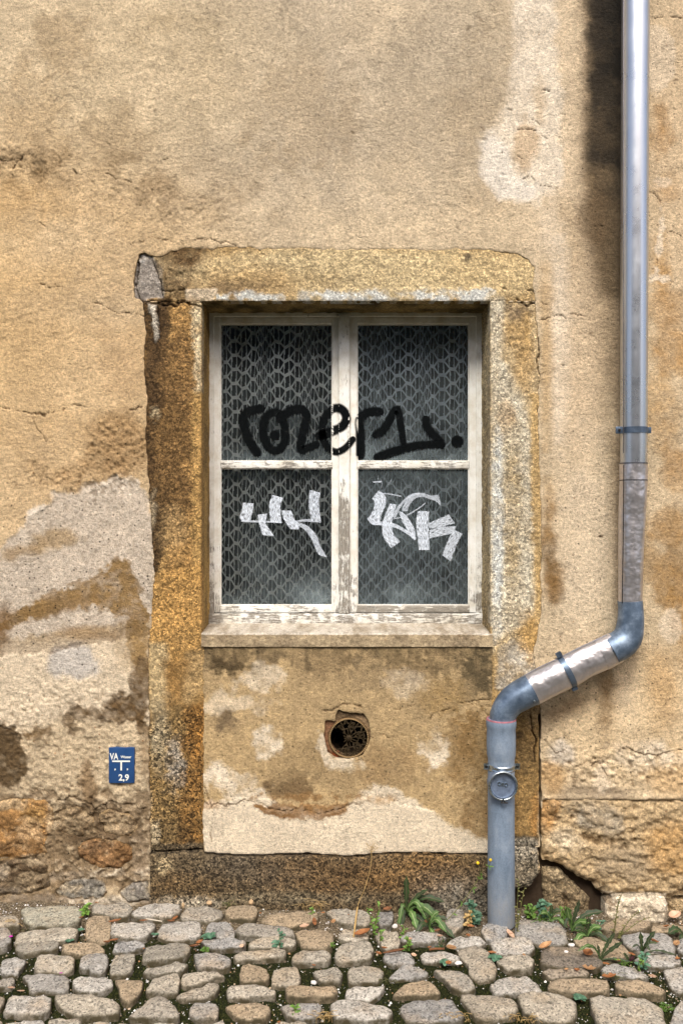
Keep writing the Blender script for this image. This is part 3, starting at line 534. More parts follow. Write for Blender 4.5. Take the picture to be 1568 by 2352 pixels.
def crack(H, Cc, lst, depth=0.005):
    for pts, wd in lst:
        xs = [p[0] for p in pts]; ys = [p[1] for p in pts]; sl = bb(min(xs), max(xs), min(ys), max(ys), 16)
        d = line_d(U[sl] + 9 * W[0][sl] + 12 * W[1][sl], V[sl] + 10 * W[0][sl] + 22 * W[1][sl], pts); m = sstep(wd * 1.5, wd * 0.3, d) * sstep(.30, .52, fbm(U[sl], V[sl], 22, 2, 95) + .12 * (wd - .6))
        H[sl] += depth * m; k = (0.85 * m)[..., None]; Cc[sl] = Cc[sl] * (1 - k) + Cc[sl] * lin(120, 100, 76) * k
crack(Hp, C_plaster, CR); crack(Hg, G, CG, 0.008); crack(Ha, A, CA)
# base colour darkened with depth in the hollows of the coarse relief
def darken_hollows(Cc, H, amt, ref): k = np.clip(sstep(0.0, 1.0, (H - ref) / 0.004) * amt, 0, 1)[..., None]; Cc[:] = Cc * (1 - k) + Cc * lin(124, 104, 78) * k
darken_hollows(G, Hg, .55, 0.0095); darken_hollows(C_plaster, Hp - base_rel, .6, 0.0012)
Rg = G.copy(); darken_hollows(Rg, Hr, .7, 0.010)

# ---- which piece owns which cell ---------------------------------------------------------
uc = (us[:-1] + us[1:]) / 2; vc = (vs[:-1] + vs[1:]) / 2; UC, VC = np.meshgrid(uc, vc)
WC = W[0][:-1, :-1] * 9 + W[1][:-1, :-1] * 7; WD = fbm(UC, VC, 20, 3, 77) - .5
ident = np.zeros(UC.shape, np.int16)
def own(poly, i, warp=1.0, only=None):
    m = poly_sd(UC, VC, poly) + warp * WC < 0
    if only is not None: m &= np.isin(ident, only)
    ident[m] = i
own([(318, 584), (332, 578), (345, 584), (372, 588), (400, 573), (430, 570), (470, 573), (520, 566), (600, 570), (700, 569), (800, 573), (900, 570), (1000, 573), (1100, 571), (1170, 577), (1212, 590), (1228, 615), (1220, 650), (1230, 692), (462, 692), (330, 692), (310, 680), (306, 650), (312, 610)], 1)
own([(330, 692), (470, 692), (470, 1957), (345, 1957), (342, 1700), (340, 1500), (354, 1320), (346, 1200), (334, 1000), (337, 930), (327, 820), (335, 760)], 2, 0.8)
own([(1120, 692), (1229, 692), (1240, 800), (1236, 1000), (1243, 1200), (1243, 1420), (1226, 1500), (1240, 1600), (1240, 1946), (1120, 1950)], 3, 0.8)
own([(345, 1961), (400, 1958), (467, 1950), (1150, 1950), (1150, 2200), (345, 2200)], 4, 0.4)
own([(467, 1440), (1130, 1440), (1130, 1962), (900, 1958), (800, 1966), (700, 1960), (560, 1964), (467, 1958)], 5, 0.45)
own([(467, 1958), (560, 1964), (700, 1960), (800, 1966), (900, 1958), (1150, 1961), (1150, 1965), (900, 1962), (800, 1970), (700, 1964), (560, 1968), (467, 1962)], -1, 0.45)
own([(1152, 1946), (1236, 1948), (1242, 2000), (1238, 2025), (1215, 2040), (1152, 2048)], 7, 0.5)
own([(1152, 2048), (1215, 2040), (1244, 2000), (1262, 1996), (1250, 2050), (1250, 2200), (1152, 2200)], -1, 0.4)
own([(345, 1956.5), (400, 1954), (467, 1949), (467, 1952.5), (400, 1958), (345, 1960)], -1, .5)
own([(1237, 1640), (1241.5, 1640), (1243, 1800), (1246, 1985), (1240, 1985), (1238, 1800)], -1, 0.5)
own([(1245, 1838), (3000, 1838), (3000, 2066), (1400, 2066), (1386, 2062), (1358, 2031), (1317, 2008), (1273, 1984), (1245, 1982)], 6, 0.8)
own([(1243, 1990), (1273, 1988), (1312, 2012), (1354, 2036), (1384, 2066), (1388, 2200), (1262, 2200), (1252, 2040)], 8, 0.5)
own([(1246, 1986), (1273, 1986), (1315, 2010), (1356, 2034), (1388, 2066), (1386, 2200), (1372, 2200), (1368, 2080), (1330, 2042), (1290, 2004), (1256, 2000)], -1, 0.3)
own([(1388, 2068), (1412, 2056), (1520, 2054), (1528, 2070), (1526, 2200), (1388, 2200)], 9, 0.4)
own([(1530, 2070), (3000, 2070), (3000, 2200), (1530, 2200)], 8, 0.4)
ident[(ident == 0) & (UC > 1244) & (UC < 1560) & (VC > 1984)] = -1; ident[(ident == 0) & (UC > 1150) & (UC < 1262) & (VC > 1948)] = -1; ident[(ident == 0) & (UC > 352) & (UC < 1150) & (VC > 1940)] = -1; ident[(ident == 0) & (UC > 1150) & (UC < 3000) & (VC > 2060)] = -1
for k, nm in enumerate(('ochre', 'brown', 'slab', 'greyl', 'greyr', 'mid', 'upper')): own(ST[nm], 20 + k, 0.8, [0])
ident[(UC > 462) & (UC < 1126) & (VC > 690) & (VC < 1462)] = -1                                    # window opening
vent_p = [(770, 1655), (742, 1650), (739, 1690), (748, 1735), (770, 1748), (800, 1750), (835, 1742), (850, 1715), (856, 1690), (848, 1650), (836, 1634), (800, 1630), (775, 1625), (768, 1640)]
vent_p = [(801 + (u - 801) * .93, 1695.5 + (v - 1695.5) * .9) for u, v in vent_p]
own(vent_p, 10, 0.5, [5]); ident[np.hypot(UC - 801, VC - 1695.5) < 45] = -1

def cut(ids, Hh, Cc, aux, name, parent, y_off=0.0, back=0.05, smooth_it=3, bulge=0.0):
    mk = np.isin(ident, ids); R, Cn = mk.shape
    if not mk.any(): return None
    r, c = np.nonzero(mk); w_ = len(us)
    q = np.stack([r * w_ + c, (r + 1) * w_ + c, (r + 1) * w_ + c + 1, r * w_ + c + 1], 1)     # counter-clockwise seen from the street
    used, inv = np.unique(q, return_inverse=True); q = inv.reshape(q.shape)
    pad = np.zeros((R + 2, Cn + 2), bool); pad[1:-1, 1:-1] = mk
    e = []
    rr_, cc_ = np.nonzero(pad[1:, 1:-1] != pad[:-1, 1:-1]); e.append(np.stack([rr_ * w_ + cc_, rr_ * w_ + cc_ + 1], 1))
    rr_, cc_ = np.nonzero(pad[1:-1, 1:] != pad[1:-1, :-1]); e.append(np.stack([rr_ * w_ + cc_, (rr_ + 1) * w_ + cc_], 1))
    e = np.searchsorted(used, np.concatenate(e)); n = len(used)
    uu = U.ravel()[used].copy(); vv = V.ravel()[used].copy(); isb = np.zeros(n, bool); isb[e.ravel()] = True
    for _ in range(smooth_it):
        su = np.zeros(n); sv = np.zeros(n); ct = np.zeros(n)
        for a, b in ((0, 1), (1, 0)):
            np.add.at(su, e[:, a], uu[e[:, b]]); np.add.at(sv, e[:, a], vv[e[:, b]]); np.add.at(ct, e[:, a], 1)
        k = isb & (ct == 2); uu[k] = .4 * uu[k] + .6 * su[k] / ct[k]; vv[k] = .4 * vv[k] + .6 * sv[k] / ct[k]
    yy = Hh.ravel()[used] + y_off
    if bulge:                                                     # pillow the piece: edges fall back into the joint
        dist = np.full(mk.shape, 0.0); cur = pad.copy()
        for it in range(14):
            nxt = cur.copy(); nxt[1:] &= cur[:-1]; nxt[:-1] &= cur[1:]; nxt[:, 1:] &= cur[:, :-1]; nxt[:, :-1] &= cur[:, 1:]
            cur = nxt; dist += cur[1:-1, 1:-1]
        dv = np.zeros(U.shape); dv[:-1, :-1] = dist; t = np.clip(dv.ravel()[used] / 12, 0, 1); yy = yy + bulge * (1 - np.sqrt(1 - (1 - t) ** 2))
    yy[isb] += 0.002
    co = np.stack([(uu - CX) * S, yy, CZ + (HV - vv) * S], 1)
    bi = np.nonzero(isb)[0]; mp = np.full(n, -1); mp[bi] = np.arange(len(bi))
    f0 = co[bi]; f1 = f0.copy(); f1[:, 1] = back + y_off
    allv = np.concatenate([co, f0, f1]); nb = len(bi); a = mp[e[:, 0]] + n; b = mp[e[:, 1]] + n
    sk = np.stack([a, b, b + nb, a + nb], 1); faces = np.concatenate([q, sk])
    col = Cc.reshape(-1, 3)[used]; col = np.concatenate([col, col[bi] * .85, col[bi] * .85]); ax = np.zeros((len(allv), 3)); 
    av = aux.reshape(-1, 3)[used] if isinstance(aux, np.ndarray) else np.tile(np.array(aux), (n, 1)); ax[:] = np.concatenate([av, av[bi], av[bi]])
    return mesh_obj(name, allv, faces, M['masonry'], parent, True, attrs={'Col': np.clip(col, 0.004, 0.92), 'Aux': ax})

house = thing('old_house', (0, 0.1, 0), 'weathered ochre plastered house front with stone-framed casement window', 'building')
auxP = np.zeros(U.shape + (3,)); auxP[..., 1] = np.clip(.35 + coarse * .5, 0, 1)
for sh, o in (((150, 1330, 240, 250), .95), ((1330, 1300, 110, 420), .9), ((1290, 400, 110, 420), .6), ((1450, 1650, 230, 230), .8), ((1530, 300, 60, 900), .7)):
    sl, m = mask(sh, 50, 30, 2); auxP[sl][..., 1] = np.maximum(auxP[sl][..., 1], m * o)
auxG = np.zeros(U.shape + (3,)); auxG[..., 0] = .42; auxG[..., 1] = .2
sl, m = mask([(330, 1660), (470, 1620), (470, 1960), (1250, 1930), (1250, 2130), (330, 2130)], 12, 16, 1); auxG[sl][..., 0] = np.maximum(auxG[sl][..., 0], .95 * m)
sl, m = mask([(326, 700), (466, 700), (466, 1500), (326, 1500)], 12, 16, 1); auxG[sl][..., 0] = np.maximum(auxG[sl][..., 0], .66 * m)
sl, m = mask([(1122, 690), (1158, 690), (1156, 820), (1180, 880), (1212, 960), (1222, 1150), (1226, 1400), (1205, 1490), (1122, 1500)], 8, 12, 1); auxG[sl][..., 0] = np.maximum(auxG[sl][..., 0], .55 * m)
wall = cut([0], Hp, C_plaster, auxP, 'plaster_wall', house, back=0.05); wall['label'] = 'tan plaster with pale worn patches and dark damp marks'
cut([1], Hg, G, auxG, 'lintel_stone', house, y_off=-.0035); cut([2], Hg, G, auxG, 'jamb_stone', house); cut([3], Hg, G, auxG, 'jamb_stone', house, y_off=-.003)
cut([5], Ha, A, (0.05, .7, 0), 'apron_panel', house); cut([4], Hs, G, auxG, 'plinth_stone', house, bulge=0.006); cut([7], Hs, G, auxG, 'plinth_stone', house, bulge=0.02)
cut([6], Hr, Rg, (.25, .6, 0), 'rough_block', house, bulge=0.012); cut([8], Hr, Rg, (.6, .4, 0), 'footing_stone', house, y_off=0.03, back=.08, bulge=0.03); cut([9], Hr, Rg, (.35, .4, 0), 'footing_stone', house, y_off=-0.035, back=.08, bulge=0.02)
cut([10], Hk, K, (.2, .6, 0), 'vent_surround', house)
for k in range(7): cut([20 + k], Hp + 0.008 * W[0] + .012 * W[2], G, (.35, .5, 0), 'rubble_stone', house, y_off=-0.003, bulge=0.008)

# sill, reveals, what closes the house behind the front
def sheet(name, fn, nu, nv, colfn, aux, parent, mat=None):
    g = [(i / nu, j / nv) for j in range(nv + 1) for i in range(nu + 1)]
    vv = [fn(a, b) for a, b in g]; f = np.array([(j * (nu + 1) + i, j * (nu + 1) + i + 1, (j + 1) * (nu + 1) + i + 1, (j + 1) * (nu + 1) + i) for j in range(nv) for i in range(nu)])
    return mesh_obj(name, np.array(vv), f, mat or M['masonry'], parent, True, attrs={'Col': np.array([colfn(a, b) for a, b in g]), 'Aux': np.tile(np.array(aux), (len(g), 1))})
def nz(a, b, sd): return float(vnoise(np.array([a]), np.array([b]), sd)[0]) - .5
YF = 0.185                                                     # the window frame stands this deep in the wall
x0, x1, zt, zb = PX(463), PX(1125), PZ(691), PZ(1462)
def mixc(a, b, t): t = min(max(t, 0), 1); return lin(*a) * (1 - t) + lin(*b) * t
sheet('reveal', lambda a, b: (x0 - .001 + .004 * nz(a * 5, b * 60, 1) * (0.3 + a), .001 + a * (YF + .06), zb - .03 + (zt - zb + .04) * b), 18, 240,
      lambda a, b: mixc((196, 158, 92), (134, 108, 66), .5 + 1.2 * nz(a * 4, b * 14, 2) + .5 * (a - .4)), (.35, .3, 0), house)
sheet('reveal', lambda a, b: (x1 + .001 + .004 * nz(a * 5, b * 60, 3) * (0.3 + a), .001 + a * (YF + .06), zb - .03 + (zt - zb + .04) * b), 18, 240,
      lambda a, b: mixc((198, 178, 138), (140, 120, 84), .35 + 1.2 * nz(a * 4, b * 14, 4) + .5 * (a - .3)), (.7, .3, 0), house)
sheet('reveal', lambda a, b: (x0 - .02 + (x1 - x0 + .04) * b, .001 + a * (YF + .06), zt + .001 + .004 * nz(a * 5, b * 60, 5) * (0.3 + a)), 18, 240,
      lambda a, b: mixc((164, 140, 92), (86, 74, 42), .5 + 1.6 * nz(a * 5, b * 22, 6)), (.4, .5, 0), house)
def sillfn(a, b):
    X = PX(462.5) + (PX(1131) - PX(462.5)) * b; k = nz(b * 90, a * 8, 8) * .0035 + nz(b * 22, 1, 9) * .003
    zf, ztop, zback = PZ(1485.5), PZ(1455), PZ(1450)
    if a < .35: t = a / .35; return (X, -.004 + k, zf + (ztop - .006 - zf) * t)
    if a < .45: t = (a - .35) / .1; return (X, -.004 + .007 * t * t + k, ztop - .006 + .007 * t + k * .5)
    t = (a - .45) / .55; return (X, .003 + (YF + .05) * t, ztop + .001 + .016 * t + k)
def sillcol(a, b):
    n = nz(b * 30, a * 3, 10) + .6 * nz(b * 90, a * 9, 11)
    return mixc((188, 168, 134), (154, 136, 108), .45 + n * 1.3) if a < .36 else mixc((208, 198, 180), (160, 146, 124), .35 + n * 1.1 + (.5 if a > .85 else 0))
sheet('window_sill', sillfn, 40, 420, lambda a, b: sillcol(a, b), (.1, .5, 0), house)
mb = MB()                                                      # soil and rubble core right behind the joints, with an opening for window and vent
for (a0, a1, b0, b1) in ((-900, 440, -1300, 2140), (1146, 2500, -1300, 2140), (440, 1146, -1300, 668), (440, 1146, 1490, 1600), (440, 730, 1600, 1800), (870, 1146, 1600, 1800), (440, 1146, 1800, 2140)):
    mb.box(PX(a0), PX(a1), 0.052, 0.24, PZ(b1), PZ(b0))
mb.build('wall_core', M['void'], house, False)
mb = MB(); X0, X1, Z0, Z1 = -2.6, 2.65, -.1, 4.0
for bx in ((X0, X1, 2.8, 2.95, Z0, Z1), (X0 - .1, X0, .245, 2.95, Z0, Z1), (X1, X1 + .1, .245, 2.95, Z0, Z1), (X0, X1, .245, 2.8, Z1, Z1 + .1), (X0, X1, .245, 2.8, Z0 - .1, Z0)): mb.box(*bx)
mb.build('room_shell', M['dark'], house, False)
mb = MB(); mb.lathe([(PX(801 + 52) - PX(801), .02), (PX(801 + 48) - PX(801), .055), (PX(801 + 47) - PX(801), .3)], (PX(801), 0, PZ(1695.5)), 40); mb.build('vent_sleeve', M['void'], house)

# ------------------------------------------------------------------ window
win = None
def wbox(mb_, u0, u1, v0, v1, ya, yb, b=.0025): mb_.box(PX(u0, YF), PX(u1, YF), ya, yb, PZ(v1, YF), PZ(v0, YF), b)
def wearmesh(o, f):
    n = len(o.data.vertices); co = np.empty(n * 3, np.float32); o.data.vertices.foreach_get('co', co); co = co.reshape(-1, 3)
    a = o.data.attributes.new('wear', 'FLOAT', 'POINT'); a.data.foreach_set('value', np.array([f(c) for c in co], np.float32))
def subdiv(o, cuts):
    bm = bmesh.new(); bm.from_mesh(o.data)
    for _ in range(cuts):
        bmesh.ops.subdivide_edges(bm, edges=[e for e in bm.edges if e.calc_length() > .04], cuts=1, use_grid_fill=True)
    bm.to_mesh(o.data); bm.free()
zlow = PZ(1400, YF); zmid = PZ(1070, YF)
def wlow(k): return lambda c: k * max(0.0, min(1.0, (PZ(1180, YF) - c[2]) / .5))
def wring(u0, u1, v0, v1, i0, i1, j0, j1, ya, yb, bev):              # one connected frame: outer rectangle, inner rectangle
    m_ = MB(); o4 = [(u0, v1), (u1, v1), (u1, v0), (u0, v0)]; i4 = [(i0, j1), (i1, j1), (i1, j0), (i0, j0)]
    vv = [(PX(u, YF), y, PZ(v, YF)) for y in (ya, yb) for r in (o4, i4) for u, v in r]; ff = []
    for k in range(4): n = (k + 1) % 4; ff += [(k, n, 4 + n, 4 + k), (8 + n, 8 + k, 12 + k, 12 + n), (k, 8 + k, 8 + n, n), (4 + n, 12 + n, 12 + k, 4 + k)]
    bm = bmesh.new(); bv = [bm.verts.new(q) for q in vv]
    for f in ff: bm.faces.new([bv[x] for x in f])
    if bev: bmesh.ops.bevel(bm, geom=list(bm.edges), offset=bev, segments=1, affect='EDGES')
    bm.verts.index_update(); m_.add([q.co.copy() for q in bm.verts], [[q.index for q in f.verts] for f in bm.faces]); bm.free(); return m_
mb = wring(466, 1116, 712, 1433, 491.5, 1092.5, 726.5, 1409, YF - .002, YF + .06, .002)
win = mb.build('window', M['wood_v'], house); win['label'] = 'cream casement window with flaking paint, lace behind and graffiti on the panes'; subdiv(win, 4); wearmesh(win, lambda c: .15 + wlow(.55)(c))
def wpart(mb_, name, mat, wf): o = mb_.build(name, M[mat], win); subdiv(o, 4); wearmesh(o, wf); return o
mb = MB(); wbox(mb, 480, 1108, 1409, 1433, YF - .012, YF + .06, .004); wpart(mb, 'bottom_rail', 'wood_h', lambda c: .42)
for (a, b, pa, pb) in ((491, 778, 505, 763), (802, 1093, 820, 1078)):
    for (s0, s1) in ((a, pa), (pb, b)): mb = MB(); wbox(mb, s0, s1, 727.5, 1408, YF + .006, YF + .05); wpart(mb, 'sash_stile', 'wood_v', wlow(.5))
    mb = MB(); wbox(mb, pa, pb, 727.5, 742, YF + .008, YF + .05); wpart(mb, 'sash_rail', 'wood_h', lambda c: .05)
    mb = MB(); wbox(mb, pa, pb, 1391.5, 1408, YF + .004, YF + .05); wpart(mb, 'sash_rail', 'wood_h', lambda c: .3 if c[0] < 0 else .6)
    mb = MB(); wbox(mb, pa, pb, 1059, 1075, YF + .010, YF + .04); wpart(mb, 'glazing_bar', 'wood_h', lambda c: .35)
    for (t, s_) in ((742, 1059), (1075, 1391.5)): wpart(wring(pa, pb, t, s_, pa + 2.2, pb - 2.2, t + 2, s_ - 2.2, YF + .014, YF + .026, 0), 'putty', 'wood_v', lambda c: .1)   # fillet round each pane
mb = MB(); wbox(mb, 777.5, 802.5, 724, 1409, YF - .014, YF + .03, .005); wpart(mb, 'mullion', 'wood_v', lambda c: .1 + .42 * max(0, min(1, (PZ(1090, YF) - c[2]) / .12)) if c[2] < PZ(1060, YF) else .2)
YP = YF + .02
for (pa, pb, t, s, dd) in ((505, 763, 742, 1059, 0), (820, 1078, 742, 1059, 1), (505, 763, 1075, 1391.5, 2), (820, 1078, 1075, 1391.5, 3)):
    n = 24; g = [(i / n, j / n) for j in range(n + 1) for i in range(n + 1)]
    pv = np.array([(PX(pa + (pb - pa) * a, YF), YP + .0006 * nz(a * 3, b * 3, dd), PZ(s + (t - s) * b, YF)) for a, b in g])
    pf = np.array([(j * (n + 1) + i, j * (n + 1) + i + 1, (j + 1) * (n + 1) + i + 1, (j + 1) * (n + 1) + i) for j in range(n) for i in range(n)])
    def dust(a, b):
        base = .05 + .16 * max(0, .16 - b) / .16
        if dd == 2: base += .34 * math.exp(-((a - .85) / .22) ** 2 - ((b - .1) / .12) ** 2) + .10 * math.exp(-((a - .4) / .2) ** 2 - ((b - .25) / .2) ** 2)
        if dd == 1: base += .09 + .10 * max(0, .45 - b)
        if dd == 3: base += .10 + .06 * math.exp(-((a - .45) / .16) ** 2)
        if dd == 0: base += .02 + .08 * math.exp(-((a - .15) / .05) ** 2 - ((b - .95) / .06) ** 2)
        return min(base, .6)
    mesh_obj('pane', pv, pf, M['glass'], win, True, attrs={'dust': [dust(a, b) for a, b in g]})

# ---- lettering sprayed and drawn on the glass
def surf_y(X, Z):
    u = X / (S * (D + YF) / D) + CX; v = HV - (Z - CZ) / (S * (D + YF) / D)
    if 777 < u < 803: return YF - .0152
    if 491 < u < 505 or 763 <= u <= 777 or 803 <= u < 820 or 1078 <= u < 1093: return YF + .0046
    if 1059 < v < 1075: return YF + .0086
    return YP - .0022
def Z5(p): return (447.8 + p[0] * .22702, 660.3 + p[1] * .22702)
def Z6(p): return (775.1 + p[0] * .23801, 660.3 + p[1] * .23801)
def Z7(p): return (447.8 + p[0] * .22702, 1062.2 + p[1] * .22702)
def Z8(p): return (775.1 + p[0] * .23801, 1062.2 + p[1] * .23801)
def onwin(u, v, lift=0.0): X, Z = PX(u, YF), PZ(v, YF); return (X, surf_y(X, Z) - lift, Z)
class Ink:
    def __init__(self): self.v = []; self.f = []; self.e = []; self.al = []; self.fd = []
    def stroke(self, pts, width, lift=0.0, k=7):
        c = crom(pts, 10); dens = []
        for a, b in zip(c[:-1], c[1:]):
            n = max(1, int(np.hypot(*(b - a)) / 1.5)); dens += [a + (b - a) * t / n for t in range(n)]
        c = dens + [c[-1]]; m = len(c); wd = width if hasattr(width, '__len__') else (width, width); wd = (wd[0] * 1.3, wd[1] * 1.3)
        tn = [c[min(i + 2, m - 1)] - c[max(i - 2, 0)] for i in range(m)]; tn = [t / (np.hypot(*t) + 1e-9) for t in tn]
        rows = [(c[i], tn[i], wd[0] + (wd[1] - wd[0]) * i / max(m - 1, 1), 1) for i in range(m)]
        w0, w1 = rows[0][2], rows[-1][2]                           # round ends
        head = [(c[0] - tn[0] * w0 / 2 * math.sin(t), tn[0], w0, math.cos(t)) for t in (1.5, 1.25, 1.0, .75, .5, .25)]
        tail = [(c[-1] + tn[-1] * w1 / 2 * math.sin(t), tn[-1], w1, math.cos(t)) for t in (.25, .5, .75, 1.0, 1.25, 1.5)]
        base = len(self.v); L = 0
        for (p, t, wdt, cs) in head + rows + tail:
            for j in range(k):
                s = j / (k - 1) * 2 - 1; q = p + np.array((-t[1], t[0])) * (s * wdt / 2 * cs)
                self.v.append(onwin(q[0], q[1], lift)); self.e.append((1 - abs(s)) if cs > .3 else (1 - abs(s)) * cs * 2); self.al.append(0); self.fd.append(0)
        R_ = len(head) + m + len(tail)
        for i in range(R_ - 1):
            for j in range(k - 1): a = base + i * k + j; self.f.append((a, a + 1, a + k + 1, a + k))
    def dot(self, c, r, lift=0.0):
        base = len(self.v); n = 24
        for q, e in ((0, 1), (.5, 1), (.8, .5), (1, 0)):
            for j in range(n): th = 2 * math.pi * j / n; self.v.append(onwin(c[0] + q * r * math.cos(th), c[1] + q * r * math.sin(th), lift)); self.e.append(e); self.al.append(0); self.fd.append(0)
        for i in range(3):
            for j in range(n): a = base + i * n + j; b = base + i * n + (j + 1) % n; self.f.append((a, b, b + n, a + n))
    def ribbon(self, pairs, tr, lift=0.0, fade=0.0, k=9):
        lp = crom([tr(p[0]) for p in pairs], 10); rp = crom([tr(p[1]) for p in pairs], 10); base = len(self.v); L = random.random() * 50; prev = None
        for a, b in zip(lp, rp):
            mid = (a + b) / 2; L += 0 if prev is None else np.hypot(*(mid - prev)) / 20; prev = mid
            for j in range(k): q = a + (b - a) * j / (k - 1); self.v.append(onwin(q[0], q[1], lift)); self.e.append(j / (k - 1)); self.al.append(L); self.fd.append(fade)
        for i in range(len(lp) - 1):
            for j in range(k - 1): a = base + i * k + j; self.f.append((a, a + 1, a + k + 1, a + k))
    def build(self, name, mat): return mesh_obj(name, self.v, self.f, mat, win, True, attrs={'edge': self.e, 'along': self.al, 'fade': self.fd})
I = Ink()
I.stroke([Z5(p) for p in ((650, 1222), (560, 1240), (505, 1275), (480, 1335), (498, 1430), (540, 1540), (585, 1615), (615, 1655))], 20.5)
I.stroke([Z5(p) for p in ((880, 1290), (800, 1258), (720, 1300), (685, 1400), (695, 1520), (745, 1615), (812, 1648), (880, 1605), (908, 1500), (900, 1390), (860, 1300))], (20, 17), .0003)
I.dot(Z5((803, 1490)), 13, .0006)
I.stroke([Z5(p) for p in ((870, 1310), (930, 1262), (1010, 1228), (1085, 1232), (1122, 1290), (1115, 1370), (1088, 1470), (1070, 1560), (1072, 1640), (1130, 1622), (1215, 1588))], (22, 17), .0006)
I.stroke([Z5(p) for p in ((1270, 1490), (1400, 1445), (1495, 1400), (1530, 1325), (1500, 1250), (1430, 1215), (1355, 1250), (1298, 1340), (1285, 1450), (1305, 1560), (1370, 1640), (1450, 1660), (1530, 1615), (1590, 1540))], (21, 14), .0009)
I.stroke([Z6(p) for p in ((222, 1605), (222, 1500), (218, 1380), (212, 1290), (240, 1232), (310, 1195), (395, 1192))], 19.5, .0012)
I.stroke([Z6(p) for p in ((385, 1408), (440, 1372), (495, 1290), (540, 1200), (578, 1168), (602, 1250), (622, 1380), (640, 1500), (650, 1530))], (19.5, 13), .0003)
I.stroke([Z6(p) for p in ((858, 1282), (872, 1340), (912, 1400), (970, 1460), (1000, 1500))], 20, .0006)
I.stroke([Z6(p) for p in ((1000, 1508), (900, 1510), (750, 1525), (600, 1562), (480, 1602), (400, 1632))], (17, 21), .0009)
I.dot(Z6((1160, 1482)), 15.5, .0003); I.build('black_spray_tag', M['spray'])
I = Ink(); rb = I.ribbon
rb([((475, 405), (593, 415)), ((462, 490), (580, 500)), ((442, 555), (562, 578)), ((470, 600), (558, 592))], Z7); rb([((465, 575), (460, 600)), ((560, 586), (560, 608)), ((700, 590), (700, 608)), ((880, 600), (870, 616))], Z7, .0002, .1)
rb([((625, 530), (730, 515)), ((635, 600), (715, 610)), ((655, 670), (740, 660)), ((675, 738), (800, 745))], Z7, .0004); rb([((775, 327), (892, 357)), ((745, 410), (865, 430)), ((745, 500), (865, 520)), ((755, 600), (878, 615))], Z7, .0006)
rb([((870, 485), (975, 487)), ((885, 560), (1010, 580)), ((930, 640), (1060, 620)), ((960, 675), (1050, 680))], Z7, .0003); rb([((1000, 590), (1010, 615)), ((1090, 575), (1100, 600)), ((1170, 570), (1180, 605))], Z7, .0005, .3)
rb([((1155, 275), (1273, 305)), ((1145, 370), (1255, 390)), ((1150, 480), (1262, 500)), ((1175, 600), (1280, 610))], Z7, .0003, .12); rb([((1040, 640), (1070, 610)), ((1110, 690), (1150, 650)), ((1180, 790), (1230, 740)), ((1215, 880), (1270, 850)), ((1245, 935), (1340, 965))], Z7, .0007, .2)
I.build('white_marker_tag', M['marker']); I = Ink(); rb = I.ribbon
rb([((330, 355), (400, 265)), ((350, 370), (468, 320)), ((350, 430), (470, 400)), ((310, 515), (430, 500)), ((285, 545), (420, 548)), ((330, 600), (420, 602))], Z8); rb([((340, 570), (340, 605)), ((440, 570), (430, 610)), ((550, 590), (545, 630)), ((650, 640), (640, 672)), ((750, 715), (750, 755))], Z8, .0002)
rb([((505, 395), (572, 405)), ((460, 500), (545, 500)), ((430, 600), (530, 600)), ((440, 720), (545, 690)), ((515, 830), (610, 765))], Z8, .0004); rb([((585, 470), (630, 478)), ((640, 600), (690, 540)), ((715, 715), (745, 640)), ((745, 755), (760, 740))], Z8, .0003)
rb([((620, 470), (680, 470)), ((655, 370), (705, 400)), ((725, 300), (755, 350)), ((820, 290), (820, 335)), ((900, 315), (885, 352)), ((975, 310), (955, 380)), ((985, 330), (1005, 430))], Z8, .0006, .3)
rb([((540, 540), (540, 552)), ((650, 512), (655, 524)), ((770, 445), (776, 456)), ((850, 385), (856, 394))], Z8, .0008, .3); rb([((370, 294), (370, 306)), ((480, 294), (480, 308)), ((620, 320), (616, 332))], Z8, .0008, .3); rb([((525, 520), (560, 540)), ((585, 420), (620, 420)), ((690, 315), (705, 335)), ((790, 288), (790, 305))], Z8, .0005, .25)
rb([((775, 468), (890, 472)), ((757, 560), (885, 560)), ((762, 650), (885, 650)), ((775, 750), (890, 745)), ((785, 847), (895, 848))], Z8, .0003); rb([((880, 585), (890, 640)), ((980, 540), (1010, 625)), ((1075, 498), (1140, 590))], Z8, .0002, .12); rb([((890, 650), (890, 738)), ((1000, 622), (1010, 710)), ((1150, 612), (1120, 690))], Z8, .0004, .1)
rb([((1115, 645), (1215, 690)), ((1060, 770), (1160, 790)), ((1010, 895), (1100, 960))], Z8, .0006, .1); rb([((345, 180), (345, 194)), ((428, 176), (428, 190))], Z8); rb([((430, 190), (436, 192)), ((420, 245), (426, 245))], Z8, 0, .6); rb([((520, 160), (528, 162)), ((480, 225), (486, 228))], Z8, 0, .6); rb([((385, 125), (392, 125)), ((392, 165), (398, 165))], Z8, 0, .6)
I.build('white_marker_tag', M['marker'])

